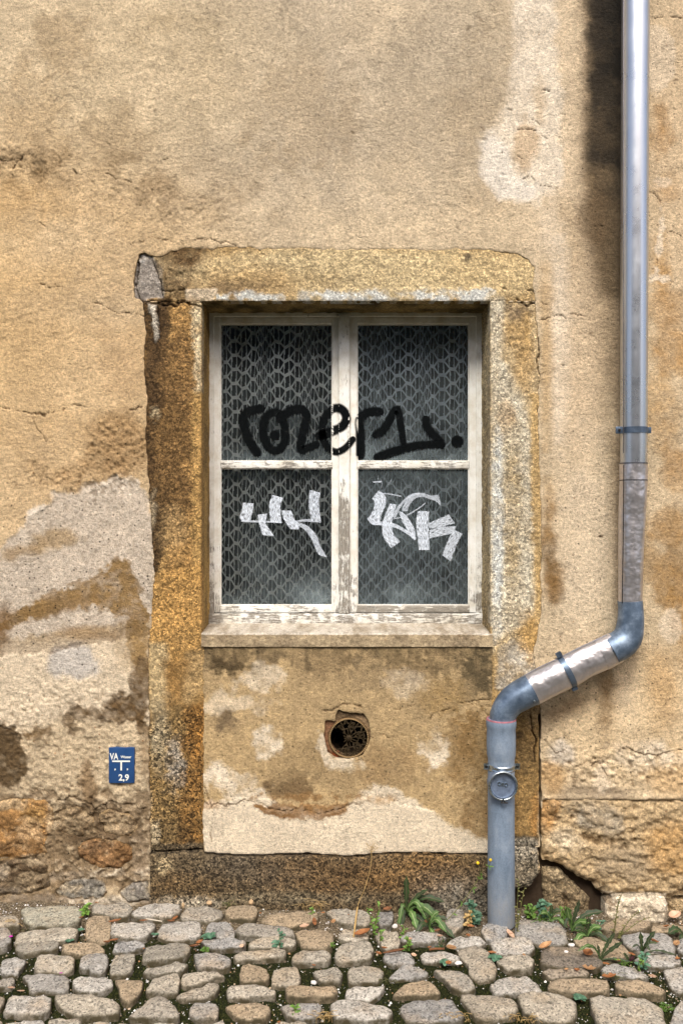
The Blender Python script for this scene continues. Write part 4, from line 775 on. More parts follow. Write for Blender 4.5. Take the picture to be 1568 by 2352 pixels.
# ------------------------------------------------------------------ lace curtains
def lace(u0, u1, shift, label, seed, mat):
    YC = YF + .075; w_, p_ = 33.6, 33.6; vtx = []; fcs = []
    X0, X1 = u0, u1; n = 190; vt, vb = 700, 1430
    def pos(u, v):
        t = (v - vt) / (vb - vt); g = .010 + .006 * t
        fold = math.sin(u * .085 + seed + 1.2 * math.sin(v * .004 + seed)) + .6 * math.sin(u * .19 + seed * 2 + v * .003) + .35 * math.sin(u * .047 + v * .006)
        sag = 2.5 * math.sin(u * .11 + v * .01 + seed) + 8 * math.sin(u * .055 + seed) * max(0, 1 - t) ** 1.5 + 3 * math.sin(u * .13 + 2 * seed) * (1 - t)
        y = YC + .012 * fold * (1.15 - .5 * t)
        uu = u + (3 + 6 * (1 - t)) * math.sin(u * .06 + seed * 3 + .002 * v) + 1.2 * math.sin(v * .05 + u * .02)
        return (PX(uu, YC), y, PZ(v - sag, YC))
    def strip(pts, hw):
        base = len(vtx)
        for (u, v, dx, dy) in pts: vtx.append(pos(u - dy * hw, v + dx * hw)); vtx.append(pos(u + dy * hw, v - dx * hw))
        for i in range(len(pts) - 1): a = base + 2 * i; fcs.append((a, a + 1, a + 3, a + 2))
    rows = int((vb - vt) / (p_ / 2)) + 2; Am = p_ / 4 - 1.0
    for r in range(rows):
        pts = []
        for i in range(n + 1):
            u = X0 + (X1 - X0) * i / n; ph = 2 * math.pi * (u + shift) / w_ + (math.pi if r % 2 else 0); s = math.sin(ph); s = max(-1, min(1, 1.45 * s)); v = vt + r * p_ / 2 + Am * s
            pts.append((u, v, 1, 0))
        strip(pts, 3.1)
        for k in range(int((X1 - X0) / w_) + 2):                        # ladder bars where two bands meet
            cu = X0 + ((k + (.25 if r % 2 else .75)) * w_ - shift % w_)
            for du in (-5.0, 5.0):
                if X0 < cu + du < X1: strip([(cu + du, vt + r * p_ / 2 - 8 + 5 - p_ / 4 * 0, 0, 1), (cu + du, vt + r * p_ / 2 + 8, 0, 1)][0:2], .9)
    for k in range(int((X1 - X0) / (w_ / 4))):
        u = X0 + (k + .5) * w_ / 4 - shift % (w_ / 4); strip([(u, vt + (vb - vt) * j / 60, 0, 1) for j in range(61)], .62)
    o = mesh_obj('lace_curtain', vtx, fcs, mat, None, False); o.location = (0, 0, 0); return tag(o, label, 'curtain', 'lace curtains')
lace(494, 786, 4, 'white patterned lace curtain behind the left pair of window panes', 1.0, M['lace']); lace(797, 1090, 15, 'greyish lace curtain behind the right pair of window panes', 4.0, M['lace_b'])
# ------------------------------------------------------------------ downpipe
YD = -0.085; kS = S * (D + YD) / D
pipe = thing('downpipe', (PX(1150, YD), YD, ground_z(PX(1150))), 'grey zinc rainwater downpipe that jogs left under the window corner', 'downpipe')
def PP(u, v, y=YD): return P(u, v, y)
def path(pts, n=10):                                           # (u, v, radius in units)
    c = crom(pts, n); return [PP(q[0], q[1]) for q in c], [q[2] * kS for q in c]
mb = MB(); p, r = path([(1462, -1300, 31), (1459.5, -300, 31), (1459, 0, 31), (1457, 400, 30.6), (1455.5, 800, 30.3), (1455, 1000, 30), (1454.5, 1078, 29.3)], 6)
mb.sweep(p, r, 48, True); up = mb.build('pipe', M['zinc_bright'], pipe); up['label'] = 'bright smooth upper run of the pipe'
def dentL(t, th):
    d = 1 - .05 * t * max(0, math.cos(th)) - .10 * math.exp(-((t - .62) / .10) ** 2) * math.exp(-((th - 1.0 + 2 * math.pi) % (2 * math.pi) - 3.9) ** 2 / .3)
    return d + .012 * math.sin(9 * t + 3 * th)
mb = MB(); c = [(1454, 1064, 31.2), (1454, 1100, 31), (1451.5, 1180, 30.2), (1449, 1280, 28.2), (1446.5, 1390, 26.5)]; p, r = path(c, 8); mb.sweep(p, r, 48, True, dent=dentL); low = mb.build('pipe', M['zinc_diag'], pipe); low['label'] = 'dented lower sleeve of the vertical pipe'
mb = MB(); mb.sweep([PP(1454, 1063, YD), PP(1454, 1066, YD)], 31.9 * kS, 40); mb.build('sleeve_lip', M['seam'], low)
mb = MB(); mb.sweep([PP(1454, 1102.2, YD), PP(1454, 1104.2, YD)], 31.5 * kS, 40); mb.build('sleeve_groove', M['darkmetal'], low)
mb = MB(); pts = [(1432.5, v) for v in range(-1300, 1070, 60)]; pts = [(1432.5 - (0.0 if v > 300 else 0) + (1 if v < 0 else 0), v) for _, v in pts]
mb.sweep([PP(u - 1, v, YD - 20 * kS) for u, v in pts], .9 * kS * 1.4, 6); mb.build('seam', M['seam'], up)
mb = MB(); mb.sweep([PP(u, v, YD - 22 * kS) for u, v in ((1432, 1068), (1431.5, 1180), (1430, 1280), (1428.5, 1386))], 1.1 * kS, 6); mb.build('seam', M['darkmetal'], low)
# upper strap
mb = MB(); mb.sweep([PP(1455.3, 982), PP(1455.2, 996)], 31.6 * kS, 48); st = mb.build('pipe_strap', M['strap'], pipe); st['label'] = 'blue-grey strap round the vertical pipe'
mb = MB(); b0 = PP(1418, 989); mb.box(PX(1409, YD), PX(1428, YD), YD - .022, YD - .016, PZ(997, YD), PZ(981, YD), .002); mb.build('strap_ear', M['strap'], st)
mb = MB(); mb.box(PX(1484, YD), PX(1491, YD), YD - .02, YD - .014, PZ(996, YD), PZ(982, YD), .002); mb.build('strap_ear', M['strap'], st)
mb = MB(); mb.lathe([(0.0, -.004), (.004, -.004), (.005, 0)], (PX(1417, YD), YD - .022, PZ(989, YD)), 14); mb.build('screw', M['darkmetal'], st)
# elbows and the sloping run
mb = MB(); p, r = path([(1446.3, 1380, 27.5), (1447.5, 1405, 28.3), (1447.5, 1435, 30), (1441, 1462, 32.5), (1424, 1481, 34), (1401, 1494, 34.5)], 8); mb.sweep(p, r, 48, True, dent=lambda t, th: 1 + .018 * math.sin(12 * t + th)); el = mb.build('elbow', M['patina'], pipe); el['label'] = 'blue-grey upper elbow'
def dentD(t, th):
    k = 1 - .035 * math.exp(-((t - .16) / .08) ** 2) * (1 + math.sin(th * 2)) - .05 * math.exp(-((t - .45) / .05) ** 2) * max(0, -math.sin(th - .6)) - .045 * math.exp(-((t - .80) / .05) ** 2) * max(0, -math.sin(th + .5))
    return k + .012 * math.sin(5 * th + 7 * t) + .010 * math.sin(3 * th - 17 * t)
c = [(1408, 1490, 35), (1388, 1500, 35.8), (1350, 1518, 36.5), (1300, 1544, 37), (1250, 1569, 37.5), (1216, 1587, 37)]; mb = MB(); p, r = path(c, 12); mb.sweep(p, r, 56, True, flat=.8, dent=dentD); dg = mb.build('pipe', M['zinc_diag'], pipe); dg['label'] = 'bare dented sloping run of the pipe'
mb = MB(); p, r = path([(1413, 1487.5, 36.4), (1400, 1494, 36.8), (1388, 1500, 37), (1378, 1505, 37)], 4); mb.sweep(p, r, 56, True, flat=.8); mb.build('sleeve', M['zinc_diag'], dg)
def offs(pts, d): 
    o = []
    for i, (u, v, rr_) in enumerate(pts):
        a = pts[max(i - 1, 0)]; b = pts[min(i + 1, len(pts) - 1)]; tx, ty = b[0] - a[0], b[1] - a[1]; L = math.hypot(tx, ty); o.append((u + ty / L * rr_ * d, v - tx / L * rr_ * d))
    return o
mb = MB(); mb.sweep([PP(u, v, YD - 6 * kS) for u, v in offs(c, -.985)], 1.3 * kS, 8); mb.build('seam', M['seam'], dg)
mb = MB(); c2 = [(1221, 1584, 36.3), (1196, 1597, 35), (1172, 1614, 32.5), (1157, 1637, 30), (1151.5, 1662, 29)]; p, r = path(c2, 8); mb.sweep(p, r, 48, True, dent=lambda t, th: 1 - .05 * math.exp(-((t - .2) / .12) ** 2) * max(0, math.sin(th * 2 + 1)) + .01 * math.sin(9 * t + 2 * th)); e2 = mb.build('elbow', M['patina'], pipe); e2['label'] = 'blue-grey lower elbow entering the standpipe socket'
mb = MB(); mb.sweep([PP(u, v, YD - rr_ * kS * .93) for (u, v, rr_) in [(1222, 1594, 36), (1197, 1608, 34), (1176, 1626, 32), (1163, 1646, 30), (1158, 1664, 29)]], .9 * kS, 6); mb.build('seam', M['patina'], e2)
def rivet(u, v, par, dy): mb_ = MB(); mb_.lathe([(0, -.003), (.0025, -.0025), (.004, -.0008), (.0045, .002)], (PX(u, YD), YD - dy, PZ(v, YD)), 14); mb_.build('rivet', M['clampmetal'], par)
rivet(1398, 1491, dg, 35.5 * kS * .8); rivet(1219, 1603, e2, 36 * kS * .90)
# dark strap on the slope
def strapring(cu, cv, r, wd, ang, flat, mat, name, par):
    t = Vector((math.cos(ang), 0, math.sin(ang))); q = PP(cu, cv); mb_ = MB(); mb_.sweep([q - t * wd / 2 * kS, q + t * wd / 2 * kS], r * kS, 48, True, flat=flat); return mb_.build(name, mat, par)
an = math.atan2(1587 - 1490, 1408 - 1216); s2 = strapring(1300.5, 1543.5, 38.6, 13, an, .83, M['strap'], 'pipe_strap', pipe); s2['label'] = 'dark strap round the sloping pipe'
for (u, v) in ((1283, 1504), (1318, 1580)):
    q = PP(u, v, YD - .012); mb = MB(); t = Vector((math.cos(an), 0, math.sin(an))); nn = Vector((-math.sin(an), 0, math.cos(an)))
    vv = [q + t * a * .010 + nn * b * .009 + Vector((0, d, 0)) for a in (-1, 1) for b in (-1, 1) for d in (-.006, .006)]; mb.add(vv, [(0, 1, 3, 2), (4, 6, 7, 5), (0, 4, 5, 1), (2, 3, 7, 6), (0, 2, 6, 4), (1, 5, 7, 3)]); mb.build('strap_bolt', M['strap'], s2)
# standpipe with socket, clamp and access cap
zb0 = 2122; mb = MB()
prof = [(1651, 30.8), (1651.6, 33), (1654, 34), (1662, 34.3), (1669, 33.6), (1674, 32.4), (1690, 33), (1715, 33.2), (1733, 32.6), (1740, 31), (1746, 30.2), (1760, 30.4), (1900, 30.6), (2040, 31), (zb0, 31)]
pp = []; rr2 = []
for v, rad in prof: pp.append(PP(1150.5, v)); rr2.append(rad * kS)
mb.sweep(pp, rr2, 56, True); sp = mb.build('standpipe', M['stand'], pipe, sharp=60); sp['label'] = 'matt blue-grey standpipe with socket'
mb = MB(); mb.lathe([(29.5 * kS, .0), (33 * kS, .0006), (34.2 * kS, -.004)], (PX(1150.5, YD), YD, PZ(1651, YD) + .0003), 48, 'z'); mb.build('socket_lip', simple('reddened_lip', L4(150, 96, 104), .7, 0, .4, 60), sp)
mb = MB(); mb.sweep([PP(1150.7, v) for v in (1754, 1756, 1758, 1762, 1764, 1767)], [31 * kS, 32.6 * kS, 31.9 * kS, 31.9 * kS, 32.8 * kS, 31 * kS], 56, True); cl = mb.build('pipe_clamp', M['clampmetal'], pipe, sharp=50); cl['label'] = 'shiny clamp under the socket'
for (ua, ub) in ((1109, 1121), (1180, 1192)):
    mb = MB(); mb.box(PX(ua, YD), PX(ub, YD), YD - .012, YD - .008, PZ(1766, YD), PZ(1752, YD), .0015); mb.build('clamp_ear', M['clampmetal'], cl)
    mb = MB(); mb.lathe([(0, -.0035), (.005, -.0035), (.006, .001)], (PX((ua + ub) / 2, YD), YD - .012, PZ(1759, YD)), 14); mb.build('screw', M['darkmetal'], cl)
kc = S * (D + YD - .06) / D; yc = YD - .066; cc = (PX(1155.5, yc), yc, PZ(1806.5, yc)); R_ = 33 * kc
mb = MB(); mb.lathe([(R_ * .97, .05), (R_ * .99, .010), (R_ * .86, .003), (R_ * .86, .011), (R_ * .78, .0125), (R_ * .3, .0135), (0.0, .0135)], cc, 56); cap = mb.build('access_cap', M['cap'], pipe, sharp=50); cap['label'] = 'round dished access cap with raised letters'
mb = MB(); ring = [(cc[0] + R_ * .96 * math.cos(t), cc[1] + .002, cc[2] + R_ * .96 * math.sin(t)) for t in np.linspace(math.pi * 1.5 + .07, math.pi * 3.5 - .07, 60)]; mb.sweep(ring, 2.3 * kc, 12); mb.build('cap_ring', M['clampmetal'], cap)
mb = MB()
for s in (-1, 1):
    th0 = math.pi * 1.5 + s * .07; a = (cc[0] + R_ * .96 * math.cos(th0), cc[1] + .002, cc[2] + R_ * .96 * math.sin(th0)); mb.sweep([a, (a[0] - s * .0005, a[1] - .001, a[2] - .005), (a[0] + s * .003, a[1] - .001, a[2] - .010), (a[0] + s * .005, a[1], a[2] - .007)], 1.5 * kc, 8)
mb.sweep([(cc[0] - .008, cc[1], cc[2] - R_ - .008), (cc[0] + .016, cc[1], cc[2] - R_ - .008)], .0022, 8); mb.build('ring_bolt', M['darkmetal'], cap)

def text_mesh(name, body, box, y, depth, mat, parent, extr=.0006, rot=0.0, bold=0.0):            # box: x0, x1, z0, z1
    cu = bpy.data.curves.new(name, 'FONT'); cu.body = body; cu.extrude = extr; cu.offset = bold; cu.resolution_u = 3
    ob = bpy.data.objects.new(name + '_tmp', cu); COL.objects.link(ob); bpy.context.view_layer.update()
    me = bpy.data.meshes.new_from_object(ob.evaluated_get(bpy.context.evaluated_depsgraph_get())); bpy.data.objects.remove(ob); bpy.data.curves.remove(cu)
    co = np.empty(len(me.vertices) * 3); me.vertices.foreach_get('co', co); co = co.reshape(-1, 3); mn, mx = co.min(0), co.max(0)
    x = (co[:, 0] - mn[0]) / (mx[0] - mn[0]) - .5; z = (co[:, 1] - mn[1]) / (mx[1] - mn[1]) - .5; d = (co[:, 2] - mn[2]) / max(mx[2] - mn[2], 1e-6)
    x *= box[1] - box[0]; z *= box[3] - box[2]; X = x * math.cos(rot) - z * math.sin(rot) + (box[0] + box[1]) / 2; Zz = x * math.sin(rot) + z * math.cos(rot) + (box[2] + box[3]) / 2
    v = np.stack([X, y - d * depth, Zz], 1); me.vertices.foreach_set('co', v.ravel().astype(np.float32)); me.update(); me.materials.clear(); me.materials.append(mat)
    o = bpy.data.objects.new(name, me); COL.objects.link(o); o.parent = parent; o.location = -_root_loc(parent); return o
text_mesh('raised_letters', 'ORO', (cc[0] - R_ * .36, cc[0] + R_ * .36, cc[2] - R_ * .08, cc[2] + R_ * .19), cc[1] + .0135, .0035, M['clampmetal'], cap, rot=-.16)

# ------------------------------------------------------------------ water sign
YS = -.012; kq = .07323
def SG(x, y): return 229.66 + x * kq, 1693.7 + y * kq
sx0, sz1 = SG(268, 330); sx1, sz0 = SG(1076, 1450)
sign = thing('water_sign', P((sx0 + sx1) / 2, sz0, 0), 'small blue enamel water-valve sign with white lettering left of the window', 'sign')
mb = MB(); mb.box(PX(sx0, YS), PX(sx1, YS), YS, .012, PZ(sz0, YS), PZ(sz1, YS), .004); pl = mb.build('plate', M['signblue'], sign)
def sbox(x0_, y0_, x1_, y1_): a = SG(x0_, y0_); b = SG(x1_, y1_); return (PX(a[0], YS), PX(b[0], YS), PZ(b[1], YS), PZ(a[1], YS))
text_mesh('lettering', 'VA', sbox(308, 498, 575, 704), YS + .0002, .0012, M['signwhite'], sign, bold=.02); text_mesh('lettering', 'Wasser', sbox(650, 576, 985, 660), YS + .0002, .0012, M['signwhite'], sign, bold=.02)
text_mesh('lettering', '2,9', sbox(585, 1162, 908, 1400), YS + .0002, .0012, M['signwhite'], sign, bold=.02)
for bx in ((450, 985, 497, 1050), (838, 980, 884, 1044)): text_mesh('comma', ',', sbox(*bx), YS + .0002, .0012, M['signwhite'], sign, bold=.02)
mb = MB(); b = sbox(383, 733, 946, 778); mb.box(b[0], b[1], YS - .001, YS + .001, b[2], b[3]); b = sbox(640, 779, 692, 1042); mb.box(b[0], b[1], YS - .001, YS + .001, b[2], b[3]); mb.build('position_mark', M['signwhite'], sign, False)
for (x, y) in ((320, 415), (1020, 415), (330, 1395), (1015, 1395)):
    a = SG(x, y); mb = MB(); mb.lathe([(0, -.0012), (.0012, -.001), (.0018, .0005)], (PX(a[0], YS), YS, PZ(a[1], YS)), 10); mb.build('rivet', M['signblue'], sign)

# ------------------------------------------------------------------ vent grille
YV = .012; vc0 = Vector((PX(801, YV), YV, PZ(1695.5, YV))); RV = 46 * S * (D + YV) / D
vent = thing('vent_grille', vc0, 'round rusty ornamental vent grille, broken at its left, below the window', 'vent')
mb = MB(); mb.sweep([vc0 + Vector((RV * .97 * math.cos(t), 0, RV * .97 * math.sin(t))) for t in np.linspace(0, 2 * math.pi, 73)], .0045, 8, False); rim = mb.build('rim', M['rust'], vent)
mb = MB()
for i in range(64):
    t = 2 * math.pi * i / 64; q = vc0 + Vector((RV * .955 * math.cos(t), -.004, RV * .955 * math.sin(t))); mb.lathe([(0, -.0026), (.0017, -.0015), (.0023, .001)], q, 7)
mb.build('beading', simple('worn_bead', L4(170, 146, 104), .5, .5, .5, 200), rim)
def inhole(x, z): return ((x + .62) / .36) ** 2 + ((z + .03) / .52) ** 2 < 1
mb = MB(); bars = []
for i in range(12): t = 2 * math.pi * i / 12 + .1; bars.append([(.12 * math.cos(t), .12 * math.sin(t)), (.44 * math.cos(t + .05), .44 * math.sin(t + .05))])
for k in range(6): t = math.pi / 2 + k * math.pi / 3 + .2; t2 = t + 2 * math.pi / 3; bars.append([(.93 * math.cos(t), .93 * math.sin(t)), (.93 * math.cos(t2), .93 * math.sin(t2))])
for k in range(6):
    for s in (-1, 1):
        t = k * math.pi / 3 + .2; bars.append([(r_ * math.cos(t + s * a), r_ * math.sin(t + s * a)) for r_, a in ((.3, 0), (.5, .22), (.68, .2), (.8, .05), (.7, -.04), (.6, .05))])
        bars.append([(r_ * math.cos(t + .5 + s * a), r_ * math.sin(t + .5 + s * a)) for r_, a in ((.9, .3), (.78, .3), (.72, .15), (.8, .05), (.92, .1))])
        bars.append([(r_ * math.cos(t + .26 + s * a), r_ * math.sin(t + .26 + s * a)) for r_, a in ((.42, .0), (.55, .12), (.62, .02), (.5, -.06))])
for bp in bars:
    c_ = crom(bp, 6); run = []
    for q in list(c_) + [None]:
        if q is not None and not inhole(q[0], q[1]) and np.hypot(q[0], q[1]) < .96: run.append(vc0 + Vector((q[0] * RV, .003 * math.sin(q[0] * 40), q[1] * RV)))
        else:
            if len(run) > 1: mb.sweep(run, .0019, 6)
            run = []
mb.build('tracery', M['grille'], vent)
mb = MB(); mb.lathe([(0, -.007), (.004, -.007), (.006, -.004), (.009, -.003), (.011, .0)], vc0, 20); mb.build('hub', M['grille'], vent)

# ------------------------------------------------------------------ pavement
def groundmat():
    t = NT('mossy_grit'); n = t.noise(14, 5, .7); n2 = t.noise(160, 3, .7); y = t.n('SeparateXYZ', {0: t.n('NewGeometry').outputs['Position']}).outputs[1]
    dirt = t.ramp(n2, [(.3, L4(40, 34, 26)), (.5, L4(92, 80, 62)), (.66, L4(150, 138, 116))]); moss = t.ramp(n2, [(.3, L4(12, 14, 7)), (.5, L4(30, 34, 14)), (.72, L4(66, 66, 34))])
    f = t.math('ADD', t.mr(y, -.06, -.32, -.35, .35), n); c = t.mix(t.mr(f, .42, .58, 0, 1), dirt, moss)
    return t.set(Base_Color=c, Roughness=.98, Specular_IOR_Level=.1, Normal=t.bump(t.math('ADD', n2, n), .9, .006))
gx = np.concatenate([np.linspace(-45, -2.4, 24)[:-1], np.arange(-2.4, 2.4, .014), np.linspace(2.4, 45, 24)]); gy = np.concatenate([np.linspace(-60, -1.5, 30)[:-1], np.arange(-1.5, .02, .012), [.03, .045]])
GX, GY = np.meshgrid(gx, gy); gzv = ground_z(np.clip(GX, -3, 3)) - .016 + .012 * (fbm(GX, GY, .05, 3, 61) - .5) + .006 * (fbm(GX, GY, .018, 2, 62) - .5) + np.clip((GY + .035) / .05, 0, 1) * .004
nw = len(gx); idx = np.arange((len(gy) - 1) * (nw - 1)); rr3, cc3 = idx // (nw - 1), idx % (nw - 1); q0 = rr3 * nw + cc3
ground = mesh_obj('ground', np.stack([GX.ravel(), GY.ravel(), gzv.ravel()], 1), np.stack([q0, q0 + 1, q0 + nw + 1, q0 + nw], 1), groundmat()); ground['kind'] = 'structure'; ground['label'] = 'gritty ground with moss between the cobbles'
pav = bpy.data.objects.new('pavement', None); COL.objects.link(pav); pav['kind'] = 'structure'; pav['label'] = 'cobbled pavement of split granite setts'

def granite():
    t = NT('granite_sett'); oi = t.n('ObjectInfo'); rnd = oi.outputs['Random']; co = t.n('VectorMath', {0: t.co(), 1: t.n('CombineXYZ', {0: t.math('MULTIPLY', rnd, 37.0), 1: t.math('MULTIPLY', rnd, 91.0), 2: 0.0}).outputs[0]}, operation='ADD').outputs[0]
    basec = t.ramp(rnd, [(0, L4(132, 126, 113)), (.15, L4(160, 152, 136)), (.3, L4(146, 136, 118)), (.45, L4(136, 134, 129)), (.6, L4(168, 162, 150)), (.75, L4(112, 110, 106)), (.88, L4(146, 130, 106))])
    basec = t.mix(1.0, basec, t.n('ObjectInfo').outputs['Color'], 'MULTIPLY')
    n = t.noise(16, 4, .7, co); c = t.mix(1.0, basec, t.mr(n, .3, .7, .78, 1.18), 'MULTIPLY'); c = t.mix(t.mr(t.noise(9, 3, .6, co), .5, .7, 0, .5), c, L4(156, 136, 108))
    v1 = t.n('TexVoronoi', {'Vector': co, 'Scale': 190.0}); s1 = t.n('SeparateColor', {0: v1.outputs['Color']}); k = t.ramp(s1.outputs[0], [(0, grey(.32)), (.16, grey(.5)), (.22, grey(.88)), (.7, grey(1.08)), (.85, grey(1.35)), (1, grey(1.45))])
    v2 = t.n('TexVoronoi', {'Vector': co, 'Scale': 420.0}); s2 = t.n('SeparateColor', {0: v2.outputs['Color']}); c = t.mix(.85, c, t.mix(1.0, c, k, 'MULTIPLY')); c = t.mix(1.0, c, t.mr(s2.outputs[1], 0, 1, .8, 1.2), 'MULTIPLY')
    up_ = t.attr('rimd').outputs['Fac']; c = t.mix(t.math('MULTIPLY', t.mr(up_, .25, .9, 0, .95), t.mr(t.noise(30, 3, .6, co), .3, .7, .4, 1.3)), c, L4(70, 62, 42))
    return t.set(Base_Color=c, Roughness=.85, Specular_IOR_Level=.3, Normal=t.bump(t.math('ADD', t.noise(70, 5, .75, co), t.math('MULTIPLY', s1.outputs[0], .3)), .7, .005))
M['granite'] = granite()
def ZA(p): return (p[0] * .25632, 2009.5 + p[1] * .25632)
def ZB(p): return (373.2 + p[0] * .25632, 2009.5 + p[1] * .25632)
def ZC(p): return (746.4 + p[0] * .25632, 1952.1 + p[1] * .25632)
def ZD(p): return (1119.6 + p[0] * .28598, 1952.1 + p[1] * .28598)
def pl(s): a = [int(x) for x in s.split()]; return list(zip(a[::2], a[1::2]))
TA = ['205 270 650 265 735 330 690 450 300 460 215 400', '830 275 1160 265 1190 330 1130 395 830 350', '1180 345 1330 275 1480 250 1605 270 1610 350 1500 400 1210 390', '-90 380 110 370 170 410 165 480 -90 490', '150 540 215 480 640 475 690 510 670 590 560 605 140 620', '770 430 810 370 980 375 995 440 985 560 940 600 770 585',
 '1000 450 1080 435 1390 440 1370 510 1280 590 1000 560', '1430 470 1568 420 1780 425 1800 490 1790 570 1560 600 1410 565', '-120 500 60 480 100 530 90 640 40 680 -120 670', '130 660 200 615 480 610 525 650 500 690 200 720', '550 680 570 635 720 612 870 625 940 680 920 710 620 715', '1010 680 1040 610 1200 590 1290 610 1290 660 1120 695',
 '0 830 30 740 110 718 240 765 190 840 150 900 20 890', '305 850 345 730 440 730 665 745 655 850 590 890 340 880', '730 750 780 725 950 725 968 780 960 850 920 900 810 905 800 860 710 835', '985 905 1000 800 1050 710 1210 700 1205 780 1170 880 1110 910', '1275 785 1310 640 1568 620 1680 630 1690 690 1640 750 1560 770', '-110 950 100 930 135 950 100 1010 -110 1030',
 '210 910 260 885 600 895 615 940 600 1050 260 1045 265 980', '650 970 720 930 990 940 1010 980 970 1030 890 1070 680 1050', '1030 930 1110 915 1170 945 1280 935 1275 1000 1230 1100 1130 1165 1080 1100 1070 1010', '1300 1060 1370 940 1500 890 1600 890 1610 960 1580 1080 1450 1070', '1280 880 1330 840 1568 795 1690 830 1610 880 1400 900', '30 1250 90 1095 380 1100 455 1110 430 1240 360 1275',
 '495 1090 560 1075 800 1075 920 1130 1040 1160 1065 1200 1040 1270 850 1285 640 1270 540 1180', '1150 1290 1290 1170 1370 1100 1450 1100 1540 1180 1600 1270 1590 1310 1300 1300', '-190 1080 45 1090 40 1140 -10 1200 -190 1200', '60 1330 120 1305 370 1300 400 1335 380 1480 80 1480', '440 1330 520 1315 700 1315 720 1340 700 1470 450 1470', '760 1340 900 1318 980 1335 980 1480 770 1480', '1040 1340 1280 1328 1300 1480 1050 1480', '1360 1325 1520 1325 1568 1345 1560 1490 1370 1490', '-180 1290 30 1300 20 1470 -180 1480']
TB = ['170 360 220 285 390 275 530 320 530 385 420 415 170 405', '560 330 630 290 800 290 850 330 820 415 570 395', '900 400 960 345 1380 335 1380 420 1180 470 910 440', '380 530 400 450 440 420 590 425 640 490 640 560 560 580', '660 490 740 440 960 450 1130 480 1175 530 1170 560 900 570 700 555', '1190 510 1220 490 1450 495 1525 540 1520 650 1440 675 1260 660', '340 610 420 590 640 580 740 610 730 655 470 675',
 '775 630 860 575 1010 560 1190 600 1190 650 1020 675 790 670', '290 720 310 695 470 710 615 770 590 860 330 855 300 800', '640 740 700 685 1080 675 1100 700 1090 755 870 765 660 770', '1160 760 1190 690 1260 680 1510 705 1480 800 1180 790', '690 900 715 820 780 810 930 850 960 930 900 975 700 960', '985 900 1000 840 1100 820 1200 830 1235 920 1220 980 1060 1000 980 980', '170 960 190 895 430 885 570 920 470 935 330 985 190 1010',
 '130 1090 180 1060 350 1000 490 960 500 1020 460 1080 340 1110 150 1115', '580 1020 640 990 800 990 920 1020 1010 1060 990 1090 800 1100 600 1100', '1110 1030 1150 1005 1250 1015 1540 1005 1558 1050 1520 1110 1130 1115', '1350 870 1400 840 1560 838 1606 890 1590 960 1420 968', '240 1240 270 1150 450 1140 500 1180 490 1290 290 1300', '565 1180 620 1150 850 1150 950 1200 960 1240 920 1300 700 1310 640 1260', '1055 1170 1120 1155 1380 1165 1420 1190 1400 1290 1300 1310 1130 1280', '420 1340 560 1320 580 1470 420 1470', '640 1345 900 1335 920 1480 650 1480', '980 1345 1290 1335 1300 1480 1000 1480']
TC = ['10 560 60 530 290 535 400 575 395 690 130 660', '470 560 600 545 610 610 590 690 480 690', '130 760 160 705 300 700 390 750 380 800 280 825 120 800', '440 740 520 710 640 730 680 830 650 880 520 900 470 800', '690 800 760 740 1000 750 1080 790 1000 840 850 850 700 840', '90 940 140 850 380 840 430 910 400 1000 200 1015 110 1000', '510 950 600 905 720 910 800 970 790 1015 590 1030', '850 930 900 905 1100 910 1200 970 1190 1000 900 1005', '1080 830 1160 785 1380 790 1440 840 1380 865 1200 880', '1070 690 1090 570 1150 530 1250 570 1240 690 1150 760',
 '1190 890 1250 870 1380 860 1470 920 1500 1000 1540 1060 1500 1140 1380 1170 1290 1110 1290 1020 1210 960', '205 1100 230 1035 490 1030 515 1080 500 1180 330 1185 215 1200', '570 1140 680 1030 740 1020 830 1060 930 1110 900 1140 640 1160', '970 1090 1090 1080 1200 1080 1290 1160 1350 1250 1280 1285 1160 1270 1080 1170', '190 1330 200 1240 270 1230 530 1235 480 1310 420 1350 280 1345', '610 1290 700 1200 820 1175 930 1185 1040 1300 900 1310 650 1305', '50 1440 80 1380 200 1360 380 1390 500 1410 595 1465 560 1530 300 1555 100 1530', '670 1410 740 1350 1120 1345 1150 1400 1240 1490 1180 1540 860 1545 740 1520', '1220 1320 1260 1290 1560 1310 1690 1330 1720 1430 1690 1490 1450 1550 1330 1490',
 '-60 1600 200 1585 420 1590 400 1720 -40 1720', '480 1600 740 1580 900 1590 880 1720 500 1720', '960 1590 1220 1580 1260 1720 980 1720']
